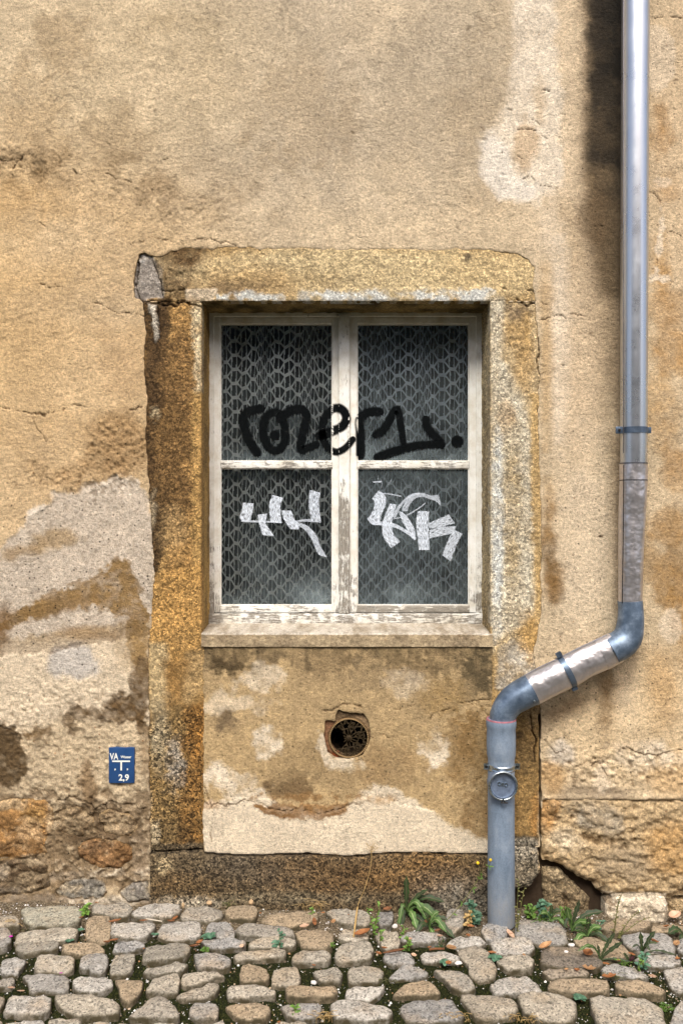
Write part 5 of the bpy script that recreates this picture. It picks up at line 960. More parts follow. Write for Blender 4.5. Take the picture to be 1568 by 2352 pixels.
TD = ['-55 640 0 585 140 600 165 650 150 710 0 740', '20 770 60 735 330 720 375 800 330 855 60 845', '220 570 300 555 560 590 610 640 640 740 600 770 400 760 230 680', '430 830 480 785 700 785 860 830 920 920 860 960 560 960 430 920', '690 745 800 715 1040 735 1110 800 1140 850 1050 890 900 880 740 800', '1070 690 1200 665 1430 680 1500 770 1500 850 1280 850 1130 800', '1510 750 1568 720 1740 740 1740 850 1540 830', '70 910 110 870 300 865 375 910 330 980 170 985', '430 980 500 960 780 975 810 1010 770 1030 500 1030', '910 960 1010 905 1100 930 1200 960 1290 1030 1250 1040 950 1010', '1180 890 1220 860 1480 860 1540 900 1530 945 1380 950 1230 930', '1410 970 1568 950 1760 980 1760 1150 1568 1160 1470 1100',
 '20 1090 110 1030 300 1020 390 1080 440 1140 300 1150 60 1165', '480 1080 560 1045 930 1050 965 1100 960 1160 720 1165 510 1130', '1020 1080 1060 1050 1250 1070 1400 1130 1425 1160 1380 1185 1150 1160 1040 1120', '240 1190 330 1160 500 1165 690 1215 710 1280 680 1380 500 1390 380 1370 290 1300', '830 1210 900 1185 1150 1195 1310 1220 1390 1280 1420 1390 1400 1450 950 1450 880 1380', '1470 1390 1500 1280 1568 1200 1750 1210 1750 1450 1480 1450', '920 610 1000 560 1150 560 1290 590 1310 640 1080 685 930 650', '1310 620 1420 590 1560 600 1568 660 1440 670 1320 650']
stones = []
for tr, lst in ((ZA, TA), (ZB, TB), (ZC, TC), (ZD, TD)):
    for s in lst: stones.append([GP(*tr(p)) for p in pl(s)])
def inframe(x, y): d_ = D + y; u = x / (S * d_ / D) + CX; v = HV + (CZ - ground_z(x)) * D / d_ / S; return -60 < u < 1640 and v < 2400
yy_ = -.07; k_ = 0
while yy_ > -1.25:
    xx_ = -2.15 + random.uniform(0, .08)
    while xx_ < 2.15:
        wd_ = random.uniform(.10, .17)
        cx_ = xx_ + wd_ / 2
        if not (inframe(cx_ - wd_ * .62, yy_) or inframe(cx_ + wd_ * .62, yy_)):
            h_ = .043; q = [(xx_ + .01, yy_ - h_), (cx_, yy_ - h_ - .006), (xx_ + wd_ - .012, yy_ - h_), (xx_ + wd_ - .004, yy_), (xx_ + wd_ - .014, yy_ + h_), (cx_, yy_ + h_ + .005), (xx_ + .012, yy_ + h_), (xx_ + .004, yy_)]
            stones.append([Vector((a + random.uniform(-.008, .008), b + random.uniform(-.007, .007), ground_z(a))) for a, b in q])
        xx_ += wd_ + .012
    yy_ -= .108
poly2 = []
for i, pg in enumerate(stones):
    q = [np.array((p.x, p.y)) for p in pg]
    if sum(q[j][0] * q[(j + 1) % len(q)][1] - q[(j + 1) % len(q)][0] * q[j][1] for j in range(len(q))) < 0: q = q[::-1]
    poly2.append(q)
    for _ in range(2):
        nq = []
        for j in range(len(q)): a, b = q[j], q[(j + 1) % len(q)]; nq += [a * .86 + b * .14, a * .14 + b * .86]
        q = nq
    per = [0]
    for j in range(len(q)): per.append(per[-1] + np.hypot(*(q[(j + 1) % len(q)] - q[j])))
    n = 34; ring = []
    for t in np.linspace(0, per[-1], n, endpoint=False):
        j = min(np.searchsorted(per, t, 'right') - 1, len(q) - 1); f = (t - per[j]) / max(per[j + 1] - per[j], 1e-9); ring.append(q[j] * (1 - f) + q[(j + 1) % len(q)] * f)
    ring = np.array(ring); cen = ring.mean(0); size = math.sqrt(abs(per[-1])) ; tilt = np.array([random.uniform(-.05, .05), random.uniform(-.05, .05)]); lift = random.uniform(-.004, .006); gz0 = ground_z(cen[0])
    ring = cen + (ring - cen) * np.array((1.06, 1.01)) * (1.0 + .05 * (vnoise(ring[:, 0] * 170, ring[:, 1] * 170, i + .5) - .5) + .07 * (vnoise(ring[:, 0] * 60, ring[:, 1] * 60, i) - .5))[:, None]
    vv = []; rim_ = []; prof = ((1.0, -.055, 1.), (1.01, -.022, 1.), (1.003, -.006, .9), (.985, -.0012, .7), (.95, .0008, .45), (.88, .0018, .25), (.72, .0028, .05), (.5, .0034, 0), (.28, .0036, 0), (.1, .0036, 0))
    for (s, h, e) in prof:
        pt = cen + (ring - cen) * s; nzv = (vnoise(pt[:, 0] * 45, pt[:, 1] * 45, i + .3) - .5) * .008 + (vnoise(pt[:, 0] * 110, pt[:, 1] * 110, i + .7) - .5) * .005
        zz = gz0 + h + lift + (nzv if s < .99 else nzv * .4) + (pt - cen) @ tilt
        for p_, z_ in zip(pt, zz): vv.append((p_[0], p_[1], z_)); rim_.append(e)
    fc = []
    for a in range(len(prof) - 1):
        for j in range(n): fc.append((a * n + j, a * n + (j + 1) % n, (a + 1) * n + (j + 1) % n, (a + 1) * n + j))
    vv.append((cen[0], cen[1], gz0 + .008 + lift)); rim_.append(0); L_ = len(vv) - 1
    for j in range(n): fc.append(((len(prof) - 1) * n + j, (len(prof) - 1) * n + (j + 1) % n, L_))
    o = mesh_obj('cobblestone', vv, fc, M['granite'], pav, True, attrs={'rimd': rim_}); o.color = (1, 1, 1, 1)
dark_ix = {33 + 24 + 17: (.72, .74, .78, 1), 33 + 24 + 13: (.8, .82, .86, 1), 33 + 24 + 22 + 3: (.7, .68, .66, 1), 0: (.98, 1.03, 1.0, 1), 33 + 24 + 22 + 18: (1.15, 1.12, 1.06, 1)}
kids = [o for o in pav.children]
for i, c_ in dark_ix.items(): kids[i].color = c_
# joints: grit and moss
def free_pts(n, x0_, x1_, y0_, y1_, keep=None):
    P_ = np.stack([RNG.uniform(x0_, x1_, n), RNG.uniform(y0_, y1_, n)], 1)
    if keep is not None: P_ = P_[keep(P_[:, 0], P_[:, 1])]
    ok = np.ones(len(P_), bool)
    for q in poly2:
        q = np.array(q); mn, mx = q.min(0), q.max(0); m = ok & (P_[:, 0] > mn[0]) & (P_[:, 0] < mx[0]) & (P_[:, 1] > mn[1]) & (P_[:, 1] < mx[1])
        if m.any(): k = np.nonzero(m)[0]; ok[k] = poly_sd(P_[k, 0], P_[k, 1], [tuple(a) for a in q]) > -.004
    return P_[ok]
def gsurf(x, y): return ground_z(x) - .016 + .012 * (fbm(x, y, .05, 3, 61) - .5) + .006 * (fbm(x, y, .018, 2, 62) - .5) + np.clip((y + .035) / .05, 0, 1) * .004
def dens(x, y):
    d_ = D + y; u = x / (S * d_ / D) + CX; v = HV + (CZ - ground_z(x)) * D / d_ / S
    r = fbm(x, y, .12, 3, 71); k = .18 + .5 * sstep(1180, 1300, u) * sstep(2360, 2180, v) + .25 * sstep(2140, 2060, v) + .15 * sstep(.45, .62, r)
    return RNG.random(len(x)) < k * sstep(.3, .55, r + .12)
G_ = free_pts(52000, -1.7, 1.7, -.95, .0, dens); n = len(G_); sz = RNG.gamma(2.2, .00085, n).clip(.0008, .006); gz_ = gsurf(G_[:, 0], G_[:, 1])
oc = np.array([(1, 0, 0), (0, 1, 0), (-1, 0, 0), (0, -1, 0), (0, 0, .8), (0, 0, -.8)]); of = np.array([(0, 1, 4), (1, 2, 4), (2, 3, 4), (3, 0, 4), (1, 0, 5), (2, 1, 5), (3, 2, 5), (0, 3, 5)])
an_ = RNG.uniform(0, 6.28, n); vv = oc[None] * (sz[:, None, None] * RNG.uniform(.6, 1.3, (n, 6, 1))); xr = vv[..., 0] * np.cos(an_)[:, None] - vv[..., 1] * np.sin(an_)[:, None]; yr = vv[..., 0] * np.sin(an_)[:, None] + vv[..., 1] * np.cos(an_)[:, None]
vv = np.stack([xr + G_[:, 0:1], yr + G_[:, 1:2], vv[..., 2] + gz_[:, None] + sz[:, None] * .4], 2); pal = np.array([lin(206, 202, 196), lin(176, 172, 168), lin(226, 222, 214), lin(130, 116, 96), lin(98, 86, 70), lin(160, 124, 88), lin(190, 168, 140)]); pc = pal[RNG.choice(7, n, p=[.2, .18, .14, .18, .16, .06, .08])]
def vcolmat(name, rough=.9, sub=0.0):
    t = NT(name); return t.set(Base_Color=t.attr('Col').outputs['Color'], Roughness=rough, Specular_IOR_Level=.25)
gr = mesh_obj('gravel', vv.reshape(-1, 3), (of[None] + 6 * np.arange(n)[:, None, None]).reshape(-1, 3), vcolmat('pale_grit'), None, False, attrs={'Col': np.repeat(pc, 6, 0)}); tag(gr, 'fine pale grit lying in the joints between cobbles', 'gravel', kind='stuff')
def mdens(x, y): r = fbm(x, y, .09, 3, 81); return (RNG.random(len(x)) < sstep(-.08, -.34, y) * sstep(.36, .56, r)) | ((RNG.random(len(x)) < .10) & (r > .5))
B_ = free_pts(90000, -1.6, 1.6, -.95, -.01, mdens); n = len(B_); gz_ = gsurf(B_[:, 0], B_[:, 1]); ht = RNG.uniform(.003, .010, n); an_ = RNG.uniform(0, 6.28, n); le = RNG.uniform(-.005, .005, (n, 2)); wd_ = RNG.uniform(.0007, .0016, n)
b0 = np.stack([B_[:, 0] - wd_ * np.cos(an_), B_[:, 1] - wd_ * np.sin(an_), gz_ - .001], 1); b1 = np.stack([B_[:, 0] + wd_ * np.cos(an_), B_[:, 1] + wd_ * np.sin(an_), gz_ - .001], 1); b2 = np.stack([B_[:, 0] + le[:, 0], B_[:, 1] + le[:, 1], gz_ + ht], 1)
mp_ = np.array([lin(32, 40, 15), lin(48, 56, 21), lin(74, 80, 34), lin(24, 28, 12), lin(84, 78, 42)]); pc = mp_[RNG.choice(5, n, p=[.3, .3, .14, .18, .08])]
ms = mesh_obj('moss', np.stack([b0, b1, b2], 1).reshape(-1, 3), np.arange(3 * n).reshape(-1, 3), vcolmat('dark_moss', .95), None, False, attrs={'Col': np.repeat(pc, 3, 0)}); tag(ms, 'dark green moss filling the joints between cobbles', 'moss', kind='stuff')
# ------------------------------------------------------------------ weeds, dead leaves, litter
def leafmat(name, a, b, vein=None, rough=.55):
    t = NT(name); n = t.noise(60, 4, .7); f = t.attr('mid').outputs['Fac']; c = t.ramp(n, [(.3, L4(*a)), (.7, L4(*b))])
    if vein: c = t.mix(t.mr(f, .86, .97, 0, .8), c, L4(*vein))
    c = t.mix(1.0, c, t.mr(t.n('ObjectInfo').outputs['Random'], 0, 1, .8, 1.25), 'MULTIPLY')
    t.set(Base_Color=c, Roughness=rough, Specular_IOR_Level=.35, Normal=t.bump(t.noise(140, 3, .6), .35, .002))
    tl = t.n('BsdfTranslucent', {0: c}); ms_ = t.n('MixShader', {0: .22, 1: t.b.outputs[0], 2: tl.outputs[0]}); t.link(ms_.outputs[0], t.out.inputs[0]); return t.m
M['dandy'] = leafmat('dandelion_leaf', (52, 78, 34), (96, 126, 62), (168, 178, 128)); M['dandy_d'] = leafmat('dark_dandelion_leaf', (28, 42, 22), (58, 78, 40), (104, 84, 70)); M['fresh'] = leafmat('fresh_leaf', (62, 98, 36), (122, 156, 66)); M['bluegreen'] = leafmat('bluish_leaf', (52, 88, 66), (104, 142, 112))
M['stem'] = leafmat('thin_stem', (72, 84, 40), (120, 112, 66)); M['straw'] = leafmat('dry_straw', (158, 128, 76), (204, 174, 116)); M['purple'] = leafmat('purplish_leaf', (60, 34, 42), (92, 54, 58)); M['yellow'] = leafmat('yellow_petal', (226, 178, 20), (246, 214, 50)); M['magenta'] = leafmat('magenta_petal', (150, 20, 130), (200, 50, 170))
M['dead'] = [leafmat('dead_leaf_tan', (138, 98, 62), (192, 152, 108), (120, 80, 46), .7), leafmat('dead_leaf_orange', (116, 70, 40), (166, 112, 66), (110, 60, 30), .7), leafmat('dead_leaf_brown', (96, 60, 36), (150, 100, 62), (70, 44, 28), .7), leafmat('dead_leaf_pale', (178, 140, 112), (210, 178, 150), (150, 104, 76), .7)]
def leaf_verts(mid, wid, tooth=0.0, nt=6, seg=18, cup=.25, side=None):      # mid: spine points, wid: half width along it
    c = [Vector(q) for q in crom([tuple(p) for p in mid], max(2, seg // (len(mid) - 1)))]; m = len(c); vv = []; at = []
    for i, p in enumerate(c):
        t = i / (m - 1); tg = (c[min(i + 1, m - 1)] - c[max(i - 1, 0)]).normalized(); sd = tg.cross(side or Vector((0, -.6, .8)))
        if sd.length < .2: sd = tg.cross(Vector((1, 0, 0)))
        sd.normalize(); nr = sd.cross(tg).normalized(); ww = wid(t)
        if tooth: ww *= 1 - tooth * ((t * nt) % 1.0)
        for s in (-1, -.5, 0, .5, 1): vv.append(p + sd * ww * s + nr * (cup * ww * abs(s) ** 1.5)); at.append(1 - abs(s))
    ff = [(i * 5 + j, i * 5 + j + 1, i * 5 + j + 6, i * 5 + j + 5) for i in range(m - 1) for j in range(4)]; return vv, ff, at
def add_leaf(par, mid, wid, mat, name='leaf', **k): vv, ff, at = leaf_verts(mid, wid, **k); return mesh_obj(name, vv, ff, mat, par, True, attrs={'mid': at})
dand_w = lambda W_: (lambda t: W_ * (.12 + .95 * t ** 1.2) * (1 - max(0, (t - .72) / .28) ** 2 * .97))
def dandelion(u, v, label, leaves, group='dandelion weeds'):
    g = GP(u, v, -.006); t = thing('dandelion_plant', g, label, 'weed', group)
    for (du, dv, dy, bend, wd, mat) in leaves:                     # tip offset in picture units (right, up), towards the street, mid bend, half width
        tip = g + Vector((du * S, -dy, dv * S)); md = g + Vector((du * S * .5, -dy * .5, dv * S * .5 + bend * S)); q1 = g + Vector((du * S * .16, -dy * .2, dv * S * .2 + bend * S * .7))
        add_leaf(t, [g, q1, md, tip], dand_w(wd * S), M[mat], tooth=.5, nt=random.choice((5, 6, 7)), seg=27)
    return t
dandelion(933, 2100, 'large dark dandelion with one upright leaf at the foot of the plinth', [(0, 88, 0, 4, 10, 'dandy_d'), (48, 62, .02, 12, 7, 'dandy_d'), (46, 0, .06, 34, 13, 'dandy'), (80, -6, .08, 30, 14, 'dandy'), (86, 30, .01, 24, 11, 'dandy_d'), (60, -22, .10, 12, 15, 'dandy_d'), (28, -24, .09, 14, 12, 'dandy_d'), (-22, -18, .06, 34, 9, 'dandy'), (-16, -30, .07, 28, 8, 'dandy_d'), (40, 18, .04, 24, 9, 'dandy'), (70, 8, .02, 16, 11, 'dandy_d'), (20, -10, .09, 20, 12, 'dandy')])
dandelion(1312, 2140, 'broad-leaved dandelion with a pale-veined upright leaf right of the standpipe', [(-14, 60, .02, 4, 13, 'dandy'), (30, 34, .05, 12, 11, 'dandy'), (56, 14, .06, 16, 11, 'dandy'), (70, 44, .0, 16, 10, 'dandy_d'), (-16, 46, .0, 10, 7, 'dandy_d'), (20, 66, -.01, 6, 8, 'dandy_d'), (-22, 16, .03, 26, 5, 'dandy_d'), (44, -26, .08, 18, 7, 'dandy')])
dandelion(1378, 2208, 'dandelion with two long dark leaves leaning right over grey cobble', [(30, 58, .0, 6, 7, 'dandy_d'), (42, 46, .02, 4, 7, 'dandy_d'), (-34, 36, .02, 14, 6, 'dandy_d'), (-6, 34, .0, 4, 5, 'dandy_d'), (-52, 30, .03, 22, 5, 'dandy'), (60, 6, .03, 6, 5, 'dandy_d')])
dandelion(1474, 2196, 'spindly dandelion in front of the ochre cobble at right', [(-4, 50, .0, 4, 8, 'dandy_d'), (28, 52, .0, 8, 7, 'dandy_d'), (10, 20, .03, 16, 6, 'dandy_d'), (66, 8, .02, 10, 4, 'dandy_d'), (-24, 20, .01, 14, 3, 'dandy_d'), (34, 26, .0, 14, 4, 'dandy_d')])
dandelion(1444, 2214, 'low dandelion seedling with purple-edged leaves', [(-14, 24, .01, 4, 8, 'dandy_d'), (8, 20, .02, 3, 7, 'purple'), (-3, 12, .03, 2, 6, 'dandy_d')])
dandelion(1568, 2150, 'dandelion leaf fan cut by the right picture edge', [(-40, 14, .03, 12, 13, 'dandy_d'), (-18, -14, .05, 12, 9, 'dandy_d'), (30, 20, .03, 14, 11, 'dandy_d')])
dandelion(985, 2132, 'sprawling dandelion half hidden right of the large dark one', [(34, 6, .05, 22, 12, 'dandy'), (52, -4, .06, 16, 11, 'dandy_d'), (-10, 34, .0, 10, 8, 'dandy_d'), (22, 36, .0, 12, 9, 'dandy'), (10, -18, .07, 10, 10, 'dandy'), (-36, -6, .05, 18, 9, 'dandy_d'), (40, 24, .02, 14, 8, 'dandy_d')])
dandelion(1348, 2156, 'ragged dandelion between brown and grey cobbles at right', [(-30, 30, .02, 12, 10, 'dandy_d'), (26, 30, .02, 12, 10, 'dandy'), (40, 4, .05, 14, 9, 'dandy_d'), (-40, 0, .05, 14, 9, 'dandy'), (4, 46, .0, 6, 9, 'dandy_d'), (6, -16, .07, 10, 9, 'dandy_d')])
dandelion(1264, 2118, 'small dandelion in the hollow beside the rounded plinth end', [(-26, 24, .02, 12, 9, 'dandy'), (22, 28, .01, 12, 9, 'dandy_d'), (2, 38, .0, 6, 8, 'dandy_d'), (30, 2, .05, 12, 8, 'dandy')])
# rosettes of small rounded leaves
def rosette(u, v, n, L, W_, mat, label, up=.35, group='small rosette weeds'):
    g = GP(u, v, .0); t = thing('rosette_weed', g, label, 'weed', group)
    for i in range(n):
        a = 2 * math.pi * i / n + random.uniform(-.3, .3); l = L * S * random.uniform(.75, 1.15); d = Vector((math.cos(a), math.sin(a) * .9, 0))
        add_leaf(t, [g, g + d * l * .5 + Vector((0, 0, l * up)), g + d * l + Vector((0, 0, l * up * random.uniform(.5, 1.3)))], lambda q: W_ * S * (.15 + .95 * math.sin(math.pi * min(1, .08 + q * .92)) ** .8) * (1 if q < .97 else .2), M[mat], seg=10, side=Vector((0, 0, 1)))
    return t
rosette(481, 2158, 6, 17, 5.5, 'bluegreen', 'grey-green five-leaved rosette below the plinth'); rosette(1022, 2216, 7, 16, 4.5, 'bluegreen', 'grey-green rosette beside a yellow leaf'); rosette(1137, 2205, 6, 15, 6, 'bluegreen', 'dark rosette left of the brown cobble under the pipe'); rosette(1330, 2298, 6, 15, 5.5, 'bluegreen', 'small blue-green rosette in front of the long cobble'); rosette(160, 2165, 4, 10, 4.5, 'bluegreen', 'tiny dark clover-like rosette at far left'); rosette(185, 2138, 4, 9, 4, 'bluegreen', 'tiny rosette between pale cobbles at left', up=.2); rosette(357, 2150, 4, 9, 4, 'bluegreen', 'tiny bluish rosette left of the grey-green one'); rosette(1158, 2164, 4, 10, 5, 'fresh', 'tiny fresh green rosette under the pipe foot')
# feathery upright weeds: one stem mesh, one foliage mesh
def feather(u, v, h, lean, n, ll, mat, label, spread=1.0, stemmat='stem', flowers=0, group='feathery upright weeds', nst=1, dz=-.01):
    g = GP(u, v, dz); t = thing('leafy_weed', g, label, 'weed', group); smb = MB(); V_, F_, A_ = [], [], []; tops = []
    for s in range(nst):
        a = random.uniform(-1, 1) * .5 * (nst > 1); ln = lean + a * h * .5; hh = h * random.uniform(.7, 1.0) if s else h
        pts = crom([g, g + Vector((ln * S * .3, -.006 * s, hh * S * .4)), g + Vector((ln * S * .7, -.012 * a, hh * S * .75)), g + Vector((ln * S, -.01, hh * S))], 7); pts = [Vector(p) for p in pts]; smb.sweep(pts, [.0016 - .0010 * i / len(pts) for i in range(len(pts))], 5); tops.append(pts[-1])
        for i in range(n):
            p = pts[int((i + .5) / n * (len(pts) - 1))]; a2 = random.uniform(0, 6.28); l = ll * S * random.uniform(.6, 1.2) * (1.15 - .55 * i / n) * spread; d = Vector((math.cos(a2), math.sin(a2) * .8, random.uniform(.1, .6)))
            vv, ff, at = leaf_verts([p, p + d * l * .5 + Vector((0, 0, l * .12)), p + d * l - Vector((0, 0, l * .1))], lambda q: l * .24 * (.3 + .9 * math.sin(math.pi * min(1, q + .1)) ** .7), tooth=.62, nt=4, seg=12); b = len(V_); V_ += vv; A_ += at; F_ += [tuple(x + b for x in f) for f in ff]
    smb.build('stem', M[stemmat], t); mesh_obj('foliage', V_, F_, M[mat], t, True, attrs={'mid': [0.0] * len(V_)})
    for k in range(flowers):
        p = tops[k % len(tops)] + Vector((random.uniform(-.004, .004), -.002, random.uniform(-.002, .006))) if k < len(tops) else tops[0]
        fb = MB(); fb.lathe([(0, .004), (.003, .003), (.0055, .0), (.003, -.003), (0, -.004)], p, 9, 'z'); fb.build('flower', M['yellow'], t)
    return t
feather(1092, 2126, 60, -4, 10, 17, 'bluegreen', 'bushy lobed weed hugging the left side of the standpipe', 1.0, nst=5); feather(1076, 2130, 40, -4, 7, 14, 'straw', 'yellowing lobed weed left of the standpipe foot', nst=3)
feather(1250, 2112, 44, -6, 8, 19, 'bluegreen', 'lobed bluish weed in the hollow right of the standpipe', nst=4); feather(1220, 2112, 34, -6, 6, 18, 'fresh', 'low bright weed between standpipe and hollow', nst=3); feather(1290, 2118, 36, 4, 6, 17, 'fresh', 'light green weed in front of the dark footing stone', nst=3)
feather(1187, 2142, 120, -10, 14, 8, 'stem', 'thin dry-stemmed weed standing against the right side of the standpipe', nst=2); feather(1408, 2152, 100, 22, 14, 7, 'stem', 'tall wispy weed in front of the pale footing stone', nst=2); feather(1418, 2155, 62, 66, 12, 8, 'stem', 'wispy weed leaning far to the right by the pale footing stone', nst=2)
feather(858, 2150, 72, -2, 12, 13, 'fresh', 'slim upright green weed left of the large dandelion', nst=2); feather(872, 2168, 30, 8, 6, 10, 'fresh', 'short green sprig below the slim weed', nst=2); feather(641, 2186, 48, 6, 8, 14, 'bluegreen', 'small branching weed on long cobble below the plinth', nst=2); feather(198, 2104, 26, 2, 8, 14, 'fresh', 'small bright green tuft at the wall foot below the sign', nst=3); feather(924, 2160, 34, 0, 8, 9, 'fresh', 'little green sprig below the large dandelion', nst=2); feather(935, 2186, 34, -4, 8, 11, 'fresh', 'low leafy sprig among orange leaves', nst=3); feather(1475, 2226, 34, 2, 8, 14, 'bluegreen', 'lobed weed growing from grit at right', nst=3); feather(1462, 2240, 36, 4, 6, 9, 'fresh', 'thin sprig in the grit below lobed weed', nst=2); feather(1540, 2086, 22, 0, 6, 12, 'fresh', 'bright green sprig in the dark gap right of the pale stone', nst=2); feather(1370, 2150, 36, 6, 7, 12, 'bluegreen', 'bluish sprig behind the grey cobble', nst=2); feather(677, 2338, 24, 4, 6, 12, 'fresh', 'leafy sprig at the lower picture edge left of centre', nst=2); feather(474, 2190, 14, 0, 5, 10, 'fresh', 'tiny green sprout beside tan cobble', nst=2); feather(716, 2110, 26, 2, 6, 9, 'fresh', 'green sprout among dry grass', nst=2); feather(766, 2180, 14, -4, 5, 10, 'fresh', 'tiny sprout right of the pale square cobble', nst=2); feather(1010, 2190, 34, 4, 6, 9, 'dandy_d', 'dark sprig between orange leaves', nst=2)
# long stalk with yellow flowers, dry stalk
g = GP(968, 2170, 0); t = thing('flowering_stalk', g, 'long thin green stalk with tiny yellow flowers leaning towards the standpipe', 'weed'); mb = MB()
P0 = [P(968, 2165, -.12), P(1040, 2100, -.09), P(1085, 2040, -.07), P(1108, 2000, -.06)]; mb.sweep([Vector(p) for p in crom([tuple(p) for p in P0], 8)], .0013, 5); mb.sweep([P(1100, 2020, -.065), P(1103, 2000, -.065), P(1097, 1984, -.065)], .0008, 5); mb.sweep([P(1112, 1996, -.075), P(1122, 1990, -.13), P(1126, 1978, -.148)], .0008, 5); mb.sweep([P(1108, 2000, -.06), P(1112, 1996, -.075)], .0009, 5); mb.build('stem', M['stem'], t)
V_, F_, A_ = [], [], []
for (u, v, y) in ((1040, 2100, -.09), (1060, 2072, -.08), (1086, 2042, -.07), (1104, 2012, -.066), (1122, 1990, -.13), (1020, 2120, -.1), (1100, 2020, -.066)):
    for k in range(3):
        p = P(u, v, y); a = random.uniform(0, 6.28); l = random.uniform(.008, .018); d = Vector((math.cos(a), -.4, math.sin(a))); vv, ff, at = leaf_verts([p, p + d * l * .5, p + d * l], lambda q: l * .2 * math.sin(math.pi * min(1, q * .9 + .1)), tooth=.5, nt=3, seg=8); b = len(V_); V_ += vv; A_ += at; F_ += [tuple(x + b for x in f) for f in ff]
mesh_obj('foliage', V_, F_, M['fresh'], t, True, attrs={'mid': A_})
for (u, v, y) in ((1097, 1983, -.065), (1126, 1976, -.15)): fb = MB(); fb.lathe([(0, .005), (.004, .004), (.006, .0), (.003, -.005), (0, -.006)], P(u, v, y), 9, 'z'); fb.build('flower', M['yellow'], t)
g = GP(812, 2150, 0); t = thing('dry_stalk', g, 'dry pale seed stalk leaning against the plinth left of the dandelion', 'weed'); mb = MB(); c = crom([tuple(GP(812, 2152, .004)), tuple(P(822, 2080, -.05)), tuple(P(838, 2040, -.035)), tuple(P(852, 1985, -.03)), tuple(P(852, 1944, -.025))], 8); mb.sweep([Vector(p) for p in c], [.003 if i < 8 else .0009 for i in range(len(c))], 6); mb.build('stem', M['straw'], t)
mb = MB()
for k in range(16): q = Vector(c[-1]) + Vector((random.uniform(-.022, .03), random.uniform(-.01, .0), random.uniform(-.01, .02))); mb.sweep([Vector(c[-4 + k % 3]), q], .0005, 4); mb.lathe([(0, .002), (.0016, 0), (0, -.002)], q, 5, 'z')
mb.build('seed_head', M['straw'], t)
def tuft(u, v, n, h, sp, mat, label, grp='grass tufts'):
    g = GP(u, v, -.01); mb = MB()
    for k in range(n):
        b = g + Vector((random.uniform(-1, 1) * sp * S * .5, random.uniform(-.015, .015), 0)); a = random.uniform(-1, 1); l = h * S * random.uniform(.5, 1.1); mb.sweep([Vector(p) for p in crom([tuple(b), tuple(b + Vector((a * l * .3, -.003, l * .6))), tuple(b + Vector((a * l * 1.1, -.01, l * random.uniform(.3, .95))))], 4)], .0008, 4)
    o = mb.build('grass_tuft', M[mat]); o.location = (0, 0, 0); return tag(o, label, 'grass', grp)
tuft(722, 2090, 34, 34, 56, 'straw', 'tangle of dry straw-coloured grass at the plinth foot'); tuft(520, 2084, 20, 22, 26, 'stem', 'small green grass tuft beside mortar lump at plinth'); tuft(574, 2084, 24, 12, 44, 'fresh', 'short moss-green grass along plinth foot'); tuft(745, 2344, 30, 22, 36, 'straw', 'yellowish grass tuft at the bottom edge'); tuft(1040, 2342, 26, 16, 60, 'straw', 'dry grass patch at bottom edge near dark cobble'); tuft(1200, 2345, 34, 16, 70, 'straw', 'dry grass patch at bottom edge below wide cobble'); tuft(890, 2260, 18, 14, 30, 'stem', 'thin grass between middle cobbles'); tuft(1408, 2252, 18, 18, 18, 'stem', 'upright moss tuft between two long cobbles'); tuft(1530, 2320, 20, 16, 20, 'fresh', 'yellow-green tuft at far right joint'); tuft(33, 2130, 10, 20, 14, 'straw', 'brown dead sprig at far left'); tuft(1262, 2124, 20, 30, 60, 'fresh', 'fine grass in the hollow beside standpipe'); tuft(1430, 2222, 14, 20, 24, 'fresh', 'thin green grass beside low dandelion')
# dead leaves
LAND = [(198, 2095, 'the bright tuft below the sign'), (225, 2130, 'the upright pale cobble at left'), (350, 2115, 'the bleached twig'), (420, 2080, 'the brown mortar crumb'), (481, 2158, 'the five-leaved grey rosette'), (481, 2075, 'the left mortar lump'), (641, 2180, 'the small branching weed'), (722, 2085, 'the dry grass tangle'), (750, 2140, 'the pale square cobble'), (720, 2258, 'the white chip in the joint'), (812, 2140, 'the dry seed stalk'), (858, 2140, 'the slim upright weed'), (933, 2110, 'the large dark dandelion'), (935, 2186, 'the low leafy sprig'), (1000, 2180, 'the thick twig'), (1022, 2216, 'the grey rosette'), (1080, 2128, 'the bushy weed at the standpipe'), (1137, 2200, 'the dark rosette'), (1230, 2110, 'the hollow beside the standpipe'), (1312, 2140, 'the pale-veined dandelion'), (1312, 2171, 'the white chip on grit'), (1378, 2208, 'the leaning dandelion'), (1444, 2214, 'the purple-edged seedling'), (1474, 2190, 'the spindly dandelion'), (1540, 2090, 'the sprig in the dark gap'), (1560, 2150, 'the dandelion at the right edge'), (40, 2275, 'the far left cobbles'), (640, 2340, 'the bottom-edge sprig'), (1172, 2360, 'the bottom-edge dry grass')]
